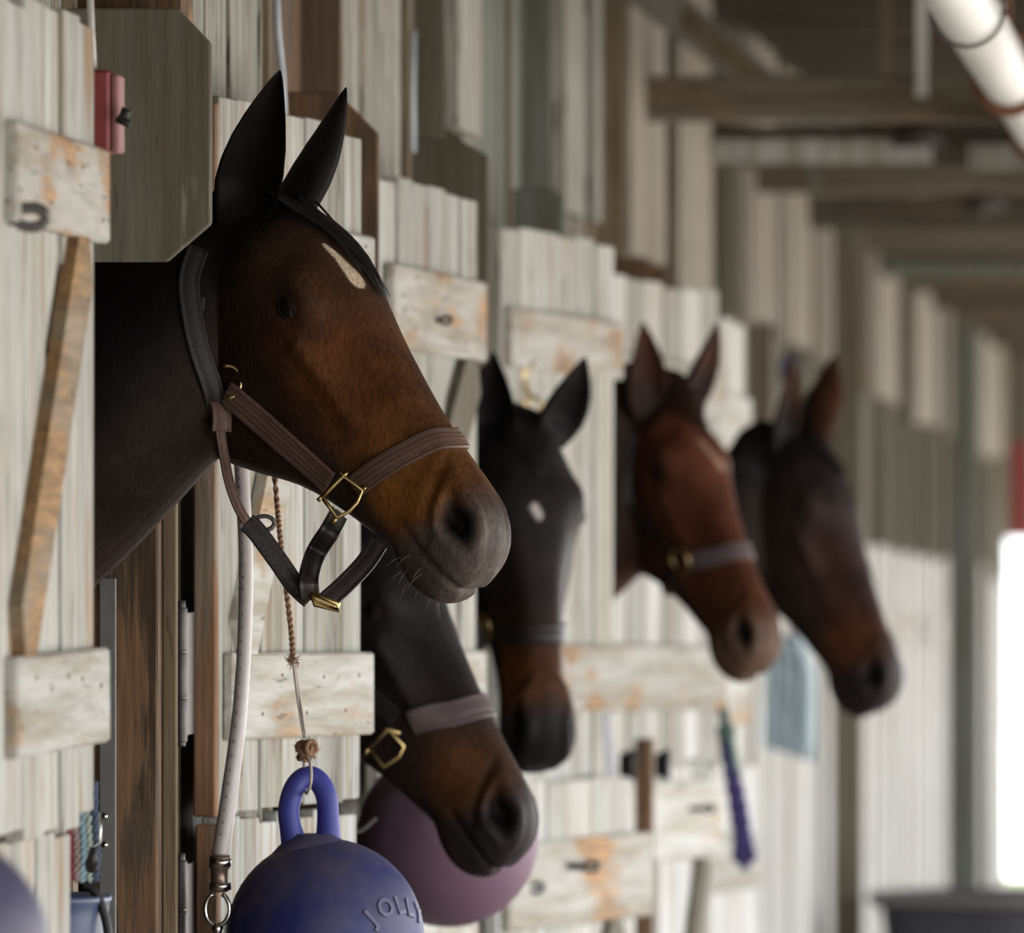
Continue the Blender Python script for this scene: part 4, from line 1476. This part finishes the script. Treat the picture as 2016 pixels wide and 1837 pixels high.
b3, c3 = play_ball('dark blue ball cut off by the lower left corner of the picture', (-138, 1872), 10.6, .110, M_NAVY, M_NAVY)

# ------------------------------------------------------------------ twine, ropes, hose
M_TWINE = simple_mat('brown_twine', (.30, .17, .10), .9, 0, .6, 300, .4)
M_STRING = simple_mat('white_string', (.62, .56, .50), .8, 0, .4, 300, .2)
M_HOSE = simple_mat('white_hose', (.60, .55, .54), .30, 0, .15, 120, .12)
M_RED = simple_mat('dull_red_paint', (.22, .035, .035), .5, 0, .2, 40, .3)
M_PINK = simple_mat('faded_red_paint', (.30, .13, .13), .6, 0, .2, 40, .3)


def fray(c, r, n, seed, ln=.02, up=0.0):
    rr = random.Random(seed)
    out = []
    for k in range(n):
        d = Vector((rr.gauss(0, 1), rr.gauss(0, .6), rr.gauss(up, 1))).normalized()
        p0 = Vector(c) + d * r * rr.uniform(0, .5)
        p1 = p0 + d * r * .8
        p2 = p1 + (d + Vector((rr.gauss(0, .6), 0, rr.gauss(0, .6)))).normalized() * ln * rr.uniform(.3, 1)
        out.append(tube_data([p0, p1, p2], [.0009, .0006, .0003], 4))
    return join_data(out)


def strand_rope(pts, r, n=40, twists=10):
    """two plied strands"""
    P_ = catmull(pts, n)
    ps, T, U = frames([Vector(p) for p in P_])
    out = []
    for s in (0, math.pi):
        q = []
        for i, (p, t, u) in enumerate(zip(ps, T, U)):
            a = s + twists * 2 * math.pi * i / (n - 1)
            q.append(p + (u * math.cos(a) + t.cross(u) * math.sin(a)) * r * .5)
        out.append(tube_data(q, r * .62, 6))
    return join_data(out)




def coils(c, r, n):
    rr = random.Random(11)
    out = []
    for k in range(n):
        u = Vector((rr.gauss(0, 1), rr.gauss(0, 1), rr.gauss(0, 1))).normalized(); v = u.orthogonal().normalized()
        o = Vector((rr.gauss(0, .3), rr.gauss(0, .3), rr.gauss(0, .5))) * r
        q = r * rr.uniform(.7, 1.1)
        out.append(tube_data([Vector(c) + o + (u * math.cos(a) + v * math.sin(a)) * q for a in np.linspace(0, 6.283, 15)], .0034, 6))
    return out


yb = 15.60
tw = empty('twine', c1 + Vector((0, 0, .25)))
tag(tw, 'frayed brown twine and white string holding the big blue ball', 'twine')
part('twine_length', strand_rope([at(536, 880, 15.80), at(545, 985, 15.74), at(550, 1040, 15.70), at(556, 1100, 15.68), at(566, 1180, 15.65), at(574, 1250, 15.63), at(577, 1302, 15.61)], .0040, 70, 16), M_TWINE, tw)
part('frayed_knot', fray(at(576, 1303, 15.60), .006, 60, 1, .010), M_TWINE, tw)['kind'] = 'stuff'
part('string_length', join_data([wire([at(577, 1300, yb), at(583, 1350, yb - .01), at(590, 1400, yb - .01), at(599, 1452, yb)], .0022, 16, 6),
                                 wire([at(580, 1300, yb), at(587, 1350, yb - .008), at(595, 1400, yb - .012), at(602, 1452, yb)], .0020, 16, 6)]), M_STRING, tw)
part('knot', join_data([fray(at(604, 1476, yb), .012, 110, 2, .007)] + coils(at(604, 1476, yb), .0105, 9)), M_TWINE, tw)['kind'] = 'stuff'
part('string_loop', join_data([wire([at(606, 1490, yb - .01), at(612, 1510, yb - .03), at(612, 1540, yb - .036), at(606, 1560, yb - .012), at(602, 1556, yb + .02), at(600, 1500, yb + .02), at(604, 1480, yb)], .0022, 26, 6)]), M_STRING, tw)

ho = empty('tether', at(432, 1700, 15.58))
tag(ho, 'white hose-covered tether with a steel swivel snap left of the blue ball', 'tether')
hp = [at(474, 905, 15.66), at(479, 985, 15.64), at(484, 1100, 15.62), at(482, 1240, 15.60), at(472, 1400, 15.58), at(452, 1560, 15.57), at(434, 1684, 15.57)]
P_ = catmull(hp, 70)
part('hose', tube_data([Vector(p) for p in P_], [.0098 + .0022 * smoothstep(.55, 1.0, i / 69) for i in range(70)], 16), M_HOSE, ho)
mk = []
for i in range(4, 66, 2):
    p = Vector(P_[i]); mk.append(tube_data([p + Vector((-.002, -.0118, 0)), p + Vector((-.002, -.0122, -.003))], .0012, 5))
part('hose_print', join_data(mk), simple_mat('grey_print', (.25, .22, .22)), ho)['kind'] = 'stuff'
yh = 15.565
col = [at(433, 1684, yh), at(433, 1690, yh), at(432, 1708, yh), at(432, 1712, yh), at(432, 1736, yh), at(432, 1741, yh), at(431, 1752, yh), at(431, 1757, yh)]
part('swivel_collar', tube_data(col, [.0135, .0145, .0145, .0115, .0115, .0135, .0135, .010], 18), simple_mat('worn_bronze', (.30, .22, .17), .35, .7, .2, 60, .3), ho)
for r0, r1 in ((1690, 1706), (1738, 1752)):
    part('steel_band', tube_data([at(433, r0, yh), at(433, r1, yh)], .0152, 18), M_CHROME, ho)
rg = [at(428 + 24 * math.cos(a), 1790 + 32 * math.sin(a), yh) for a in np.linspace(-1.2, 4.34, 26)]
part('snap_ring', tube_data(rg, .0032, 8), M_CHROME, ho)
part('snap_shank', tube_data([at(428, 1818, yh), at(428, 1826, yh), at(428, 1834, yh), at(428, 1860, yh)], [.004, .0085, .006, .006], 12), M_CHROME, ho)

# ------------------------------------------------------------------ hinges of the nearest door
def pin_hinge(label, px0, px1, r0, r1, y):
    a, b = at((px0 + px1) / 2, r0, y), at((px0 + px1) / 2, r1, y)
    e = empty('door_hinge', b)
    tag(e, label, 'hinge', 'pin hinges of the nearest stall door')
    rad = (px1 - px0) / 2 / ppm(y)
    n = 3
    for k in range(n):
        p, q = a.lerp(b, k / n + .006), a.lerp(b, (k + 1) / n - .006)
        part('knuckle', tube_data([p, p.lerp(q, .04), p.lerp(q, .96), q], [rad * .85, rad, rad, rad * .85], 16), M_STEEL, e)
    part('hinge_pin', tube_data([a + Vector((0, 0, .008)), a, b, b - Vector((0, 0, .004))], rad * .7, 12), M_STEEL, e)
    part('hinge_plate', (lambda lo, hi: ([(lo[0], lo[1], lo[2]), (hi[0], lo[1], lo[2]), (hi[0], hi[1], lo[2]), (lo[0], hi[1], lo[2]), (lo[0], lo[1], hi[2]), (hi[0], lo[1], hi[2]), (hi[0], hi[1], hi[2]), (lo[0], hi[1], hi[2])],
                                         [(3, 2, 1, 0), (4, 5, 6, 7), (0, 1, 5, 4), (1, 2, 6, 5), (2, 3, 7, 6), (3, 0, 4, 7)]))((a.x - .004, a.y, b.z + .01), (a.x + .002, a.y + .25, a.z - .01)), M_STEEL, e, False)


pin_hinge('long steel pin hinge beside the bare brown door edge', 345, 369, 1194, 1464, 15.72)
pin_hinge('rusty steel pin hinge at the bottom edge of the picture', 341, 369, 1692, 1990, 15.72)

# ------------------------------------------------------------------ red box with a lever, conduit
yx = 13.75
e = empty('switch_box', at(205, 285, yx)); tag(e, 'dull red box with a black lever beside the olive board', 'box')
a, b = at(178, 137, yx), at(216, 300, yx)
bm = bmesh.new(); box_bm(bm, Vector((a.x, yx, b.z)) - e.location, Vector((b.x, yx + .10, a.z)) - e.location, .004); bm_obj('box_body', bm, M_RED, e)
a2, b2_ = at(216, 145, yx), at(233, 300, yx)
bm = bmesh.new(); box_bm(bm, Vector((a2.x, yx + .006, b2_.z)) - e.location, Vector((b2_.x, yx + .08, a2.z)) - e.location, .003); bm_obj('box_door', bm, M_PINK, e)
part('lever', join_data([tube_data([at(232, 238, yx - .004), at(244, 228, yx - .01), at(250, 214, yx - .01)], [.004, .006, .007], 8), tube_data([at(232, 236, yx - .004), at(246, 240, yx - .01), at(256, 246, yx - .01)], [.004, .005, .004], 8)]), M_BLACK, e)
cd = tube('conduit', [at(176, -60, yx + .03), at(180, 60, yx + .03), at(184, 137, yx + .03)], .0042, M_PVC)
tag(cd, 'thin white conduit running down to the red box', 'conduit')
for lb, pts, y in (('thin pale cord hanging between the ears of the nearest horse', [(543, -60), (547, 60), (556, 150), (560, 235)], 17.3),
                   ('short bluish white cord hanging above the peeling white door', [(814, 60), (812, 185), (813, 300)], 20.2)):
    o = tube('hanging_cord', [at(x, r, y) for x, r in pts], .0055, simple_mat('bluish_cord', (.55, .60, .68), .5))
    tag(o, lb, 'cord')

# ------------------------------------------------------------------ door hardware
def eye_bolt(label, px, r, y, k=1.0, mat=M_BLACK):
    p = at(px, r, y)
    e = empty('eye_bolt', p); tag(e, label, 'bolt', 'iron bolts on the stall doors')
    part('shank', tube_data([p + Vector((-.03, .02, 0)), p], .006 * k, 8), mat, e)
    part('eye', tube_data([p + Vector((.011 * math.cos(a) * k + .011 * k, 0, .007 * math.sin(a) * k)) for a in np.linspace(0, 6.283, 15)], .0042 * k, 8), mat, e)


eye_bolt('steel eye bolt on the top batten at the left picture edge', 30, 428, 12.22, 1.5, M_STEEL)
eye_bolt('small dark bolt on the peeling top batten right of the cream star', 868, 630, 19.3, .8)
eye_bolt('dark bolt on the wide batten below the black horse', 1150, 1706, 22.15, 1.2)
eye_bolt('dark blurred bolt on the batten beside the hanging purple rope', 1385, 1592, 25.1, 1.0)
eye_bolt('small dark bolt at the right edge of the mauve ball', 1042, 1748, 21.9, 1.2)
# hook and ring on the pale door
y = 21.93
e = empty('hook_ring', at(1045, 830, y)); tag(e, 'old brass hook and ring hanging between the black horse ears', 'hook')
part('plate', wire([at(985, 708, y), at(1010, 715, y), at(1035, 706, y), at(1050, 722, y)], .006), M_BRASS, e)
part('hook', wire([at(1046, 715, y), at(1030, 735, y), at(1036, 765, y), at(1046, 782, y)], .005), M_BRASS, e)
part('ring', tube_data([at(1048 + 17 * math.cos(a), 803 + 22 * math.sin(a), y) for a in np.linspace(0, 6.283, 19)], .0045, 8), M_BRASS, e)
# black strap hinges beside the brown post
for lb, px in (('left of the two black strap hinges below the chestnut horse', 1232), ('right of the two black strap hinges below the chestnut horse', 1302)):
    y = 24.2
    a, b = at(px - 13, 1482, y), at(px + 13, 1530, y)
    off = Vector((0, 30, 0))
    bm = bmesh.new(); box_bm(bm, Vector((a.x, y, b.z)) - off, Vector((b.x, y + .012, a.z)) - off, .002); hl = bm_obj('strap_hinge', bm, M_BLACK, wall)
    V, Fc = tube_data([at(px + 10, 1476, y - .004) - off, at(px + 10, 1536, y - .004) - off], .008, 10); mesh_obj('knuckle', V, Fc, M_BLACK, hl, True)
# white strap
p0 = [at(1192, 1405, 22.2), at(1194, 1440, 22.2), at(1199, 1490, 22.2), at(1204, 1530, 22.2)]
V, Fc = ribbon_data([Vector(q) for q in catmull(p0, 12)], [Vector((.3, -1, 0))] * 12, .020, .004)
tag(mesh_obj('strap', V, Fc, simple_mat('white_webbing', (.66, .66, .72), .7), None, True), 'short white strap hanging below the black horse muzzle', 'strap')

# ------------------------------------------------------------------ hanging ropes and cloths farther down
M_PURPLE = simple_mat('purple_rope', (.075, .06, .21), .8, 0, .5, 120, .3)
M_TEAL = simple_mat('green_rope', (.10, .17, .15), .8, 0, .5, 120, .3)
M_PALE = simple_mat('pale_blue_cloth', (.46, .57, .63), .85, 0, .4, 60, .15)
y = 25.75
e = empty('lead_rope', at(1460, 1720, y)); tag(e, 'purple lead rope bundle hanging right of the chestnut horse door', 'rope')
for k, dx in enumerate((-9, 0, 9)):
    part('rope_fold', strand_rope([at(1428 + dx * .6, 1440, y), at(1436 + dx * .6, 1500, y), at(1452 + dx, 1580, y), at(1462 + dx, 1650, y), at(1466 + dx * 1.8, 1712 - abs(dx) * 2, y)], .012, 30, 5), M_PURPLE, e)
part('knot', join_data([sphere_data(at(1430, 1442, y), .022, 14, 10), wire([at(1420, 1380, y), at(1428, 1420, y), at(1440, 1480, y), at(1446, 1520, y)], .012)]), M_TEAL, e)


def cloth(name, label, cat, pts_l, pts_r, y, mat, folds=4, depth=.03):
    n, m = 14, 26
    A, B = catmull(pts_l, n), catmull(pts_r, n)
    V, Fc = [], []
    for i in range(n):
        for k in range(m):
            u = k / (m - 1)
            p = at(*(A[i] * (1 - u) + B[i] * u), y)
            V.append(p + Vector((0, depth * math.sin(u * folds * 2 * math.pi + i * .25), 0)))
    for i in range(n - 1):
        for k in range(m - 1):
            a = i * m + k
            Fc.append((a, a + 1, a + m + 1, a + m))
    o = mesh_obj(name, V, Fc, mat, None, True)
    o.modifiers.new('thickness', 'SOLIDIFY').thickness = .006
    return tag(o, label, cat)


cloth('towel', 'pale blue cloth hanging behind the farthest horse muzzle', 'cloth', [(1512, 1250), (1508, 1330), (1506, 1470)], [(1570, 1250), (1600, 1330), (1604, 1500)], 31.25, M_PALE)
o = tube('blue_clip', [at(1553, 700, 36.9), at(1550, 712, 36.9), at(1552, 735, 36.9), at(1554, 775, 36.9)], [.012, .024, .028, .018], simple_mat('blue_clip', (.03, .04, .16), .5), seg=12)
tag(o, 'small dark blue clip above the farthest horse', 'clip')

# ------------------------------------------------------------------ ropes, snap and bucket at the lower left
y = 13.75
e = empty('rope_bundle', at(150, 1760, y)); tag(e, 'bundle of red, white and blue ropes hanging under the left door', 'rope')
for px, c_, nm in ((126, (.62, .55, .52), 'white_rope'), (137, (.32, .06, .08), 'red_rope'), (149, (.40, .30, .30), 'pink_rope'), (163, (.33, .48, .58), 'pale_blue_rope'), (176, (.50, .58, .52), 'pale_green_rope'), (186, (.06, .08, .14), 'navy_rope')):
    part(nm, strand_rope([at(px - 2, 1540, y), at(px, 1620, y), at(px + 3, 1680, y), at(px + rnd.uniform(-2, 6), 1735, y)], .006, 24, 6), simple_mat(nm, c_, .8, 0, .4, 200, .2), e)
e = empty('snap_hook', at(184, 1720, 13.70)); tag(e, 'small black snap hook on a wire beside the rope bundle', 'hook')
part('snap_body', join_data([tube_data([at(184, 1668, 13.70), at(181, 1690, 13.70), at(180, 1712, 13.70)], [.004, .006, .005], 8), tube_data([at(180 + 9 * math.cos(a), 1702 + 14 * math.sin(a), 13.70) for a in np.linspace(0, 6.283, 15)], .0025, 8)]), M_BLACK, e)
part('wire', tube_data([at(198, 1600, 13.70), at(197, 1660, 13.70), at(184, 1668, 13.70), at(172, 1672, 13.70)], .0016, 6), M_CHROME, e)
y = 13.98
c = at(130, 1900, y)
e = empty('bucket', c - Vector((0, 0, .16))); tag(e, 'dark blue bucket with a black handle at the lower left', 'bucket')
M_BUCKET = simple_mat('blue_bucket_plastic', (.06, .085, .16), .4, 0, .2, 30, .25)
prof = [(.085, -.16), (.105, -.10), (.12, .06), (.124, .075), (.130, .078), (.130, .085), (.118, .085), (.114, .07), (.10, -.12), (.0, -.14)]
V, Fc = [], []
for rr_, zz_ in prof:
    for k in range(32):
        a = 2 * math.pi * k / 32
        V.append(c + Vector((rr_ * .42 * math.cos(a), rr_ * math.sin(a) * .85, zz_)))
for i in range(len(prof) - 1):
    for k in range(32):
        p, q = i * 32 + k, i * 32 + (k + 1) % 32
        Fc.append((p, q, q + 32, p + 32))
Fc.append(tuple(range(32))[::-1])
part('bucket_shell', (V, Fc), M_BUCKET, e)
part('handle', tube_data([Vector(q) for q in catmull([at(214, 1850, y - .05), at(209, 1815, y - .05), at(198, 1778, y - .05), at(183, 1752, y - .05), at(165, 1742, y - .05)], 18)], .0055, 8), M_BLACK, e)

# ------------------------------------------------------------------ far end: tub, red sign, header wall
y = 40.0
c = at(1946, 1762, y)
e = empty('muck_tub', Vector((c.x, y, gz(y)))); tag(e, 'large dark tub standing in the aisle at the lower right', 'tub')
zt = c.z - gz(y)
prof = [(.30, 0), (.335, zt * .5), (.37, zt - .05), (.372, zt - .045), (.395, zt - .04), (.40, zt), (.375, zt), (.355, zt - .05), (.29, .03), (0, .03)]
V, Fc = [], []
for rr_, zz_ in prof:
    for k in range(48):
        a = 2 * math.pi * k / 48
        V.append((rr_ * math.cos(a), rr_ * math.sin(a), zz_))
for i in range(len(prof) - 1):
    for k in range(48):
        p, q = i * 48 + k, i * 48 + (k + 1) % 48
        Fc.append((p, q, q + 48, p + 48))
Fc.append(tuple(range(48))[::-1])
mesh_obj('tub_shell', V, Fc, simple_mat('dark_tub_plastic', (.035, .035, .045), .5, 0, .2, 20, .2), e, True)
tr = [Vector((.398 * math.cos(a), .398 * math.sin(a), zt - .01)) for a in np.linspace(0, 2 * math.pi, 49)]
tube('rim', tr, .022, simple_mat('grey_tub_rim', (.13, .12, .12), .5), e, 10)

hd = empty('wall_end', (1.6, 71.7, 0)); tag(hd, 'khaki header boards over the bright far doorway', kind='structure')
zb = 1.70 + (HOR - 1062) / ppm(71.7)
xx = -1.62
while xx < 1.7:
    box('board', (xx + .003, 0, zb), (xx + .197, .03, ROOF_Z), M_KHAKI, hd)
    xx += .2
a, b = at(1990, 868, 71.5), at(2030, 1062, 71.5)
sg = box('sign_board', (a.x, 71.5, b.z), (b.x, 71.53, a.z), simple_mat('red_board', (.30, .05, .045), .6)); tag(sg, 'red board at the far doorway on the right picture edge', 'sign')

# ------------------------------------------------------------------ overhead pipe with hangers
pp = empty('drain_pipe', (1.0, 24, 2.47)); tag(pp, 'white plastic pipe hanging under the roof at the upper right', 'pipe')
X0, Z0 = 1.005, 2.472
for ya, yb_ in ((3.0, 9.5), (9.5, 16.0), (16.0, 19.32), (19.32, 22.75), (22.75, 26.2), (26.2, 29.7), (29.7, 33.2)):
    part('pipe_length', tube_data([(X0, ya + .01, Z0), (X0, ya + .012, Z0), (X0, yb_ - .012, Z0), (X0, yb_ - .01, Z0)], [.050, .054, .054, .050], 32), M_PVC, pp)
for yr in (9.5, 16.0, 19.32, 22.75, 26.2, 29.7):
    part('coupling', tube_data([(X0, yr - .05, Z0), (X0, yr + .05, Z0)], .0565, 32), M_PVC if yr < 20 else M_RUST, pp)
    part('hanger', join_data([tube_data([(X0 + .062 * math.cos(a), yr, Z0 + .062 * math.sin(a)) for a in np.linspace(0, 6.283, 33)], .013 if yr > 20 else .004, 8), tube_data([(X0, yr, Z0 + .06), (X0, yr, ROOF_Z + .06)], .006, 8)]), M_RUST if yr > 20 else M_STEEL, pp)
    if yr > 20:
        part('bracket', tube_data([(X0 - .14, yr, Z0 + .085), (X0 + .14, yr, Z0 + .085)], .012, 6), M_RUST, pp)

# dark dome lamps under the tie beams
for lb, px, r, y in (('nearer of the two dark dome lamps under the roof beams', 1806, 268, 31.4), ('farther of the two dark dome lamps under the roof beams', 1938, 398, 38.2)):
    c = at(px, r, y)
    e = empty('barn_lamp', c); tag(e, lb, 'lamp', 'dome lamps under the beams')
    V, Fc = [], []
    pr = [(.012, .075), (.02, .06), (.045, .05), (.062, .02), (.068, -.03), (.064, -.03), (.05, .02), (.0, .045)]
    for rr_, zz_ in pr:
        for k in range(24):
            a = 2 * math.pi * k / 24
            V.append((rr_ * math.cos(a), rr_ * math.sin(a), zz_))
    for i in range(len(pr) - 1):
        for k in range(24):
            p, q = i * 24 + k, i * 24 + (k + 1) % 24
            Fc.append((p, q, q + 24, p + 24))
    sh_ = mesh_obj('shade', V, Fc, simple_mat('dark_shade', (.035, .022, .018), .6), e, True)
    bm = bmesh.new(); bmesh.ops.create_uvsphere(bm, u_segments=14, v_segments=10, radius=.028); bmesh.ops.translate(bm, verts=bm.verts, vec=(0, 0, -.01)); bm_obj('bulb', bm, simple_mat('unlit_bulb', (.3, .28, .26), .2), sh_, True)
    tube('cord', [(0, 0, .07), (0, 0, ROOF_Z + .06 - c.z)], .005, M_BLACK, e)
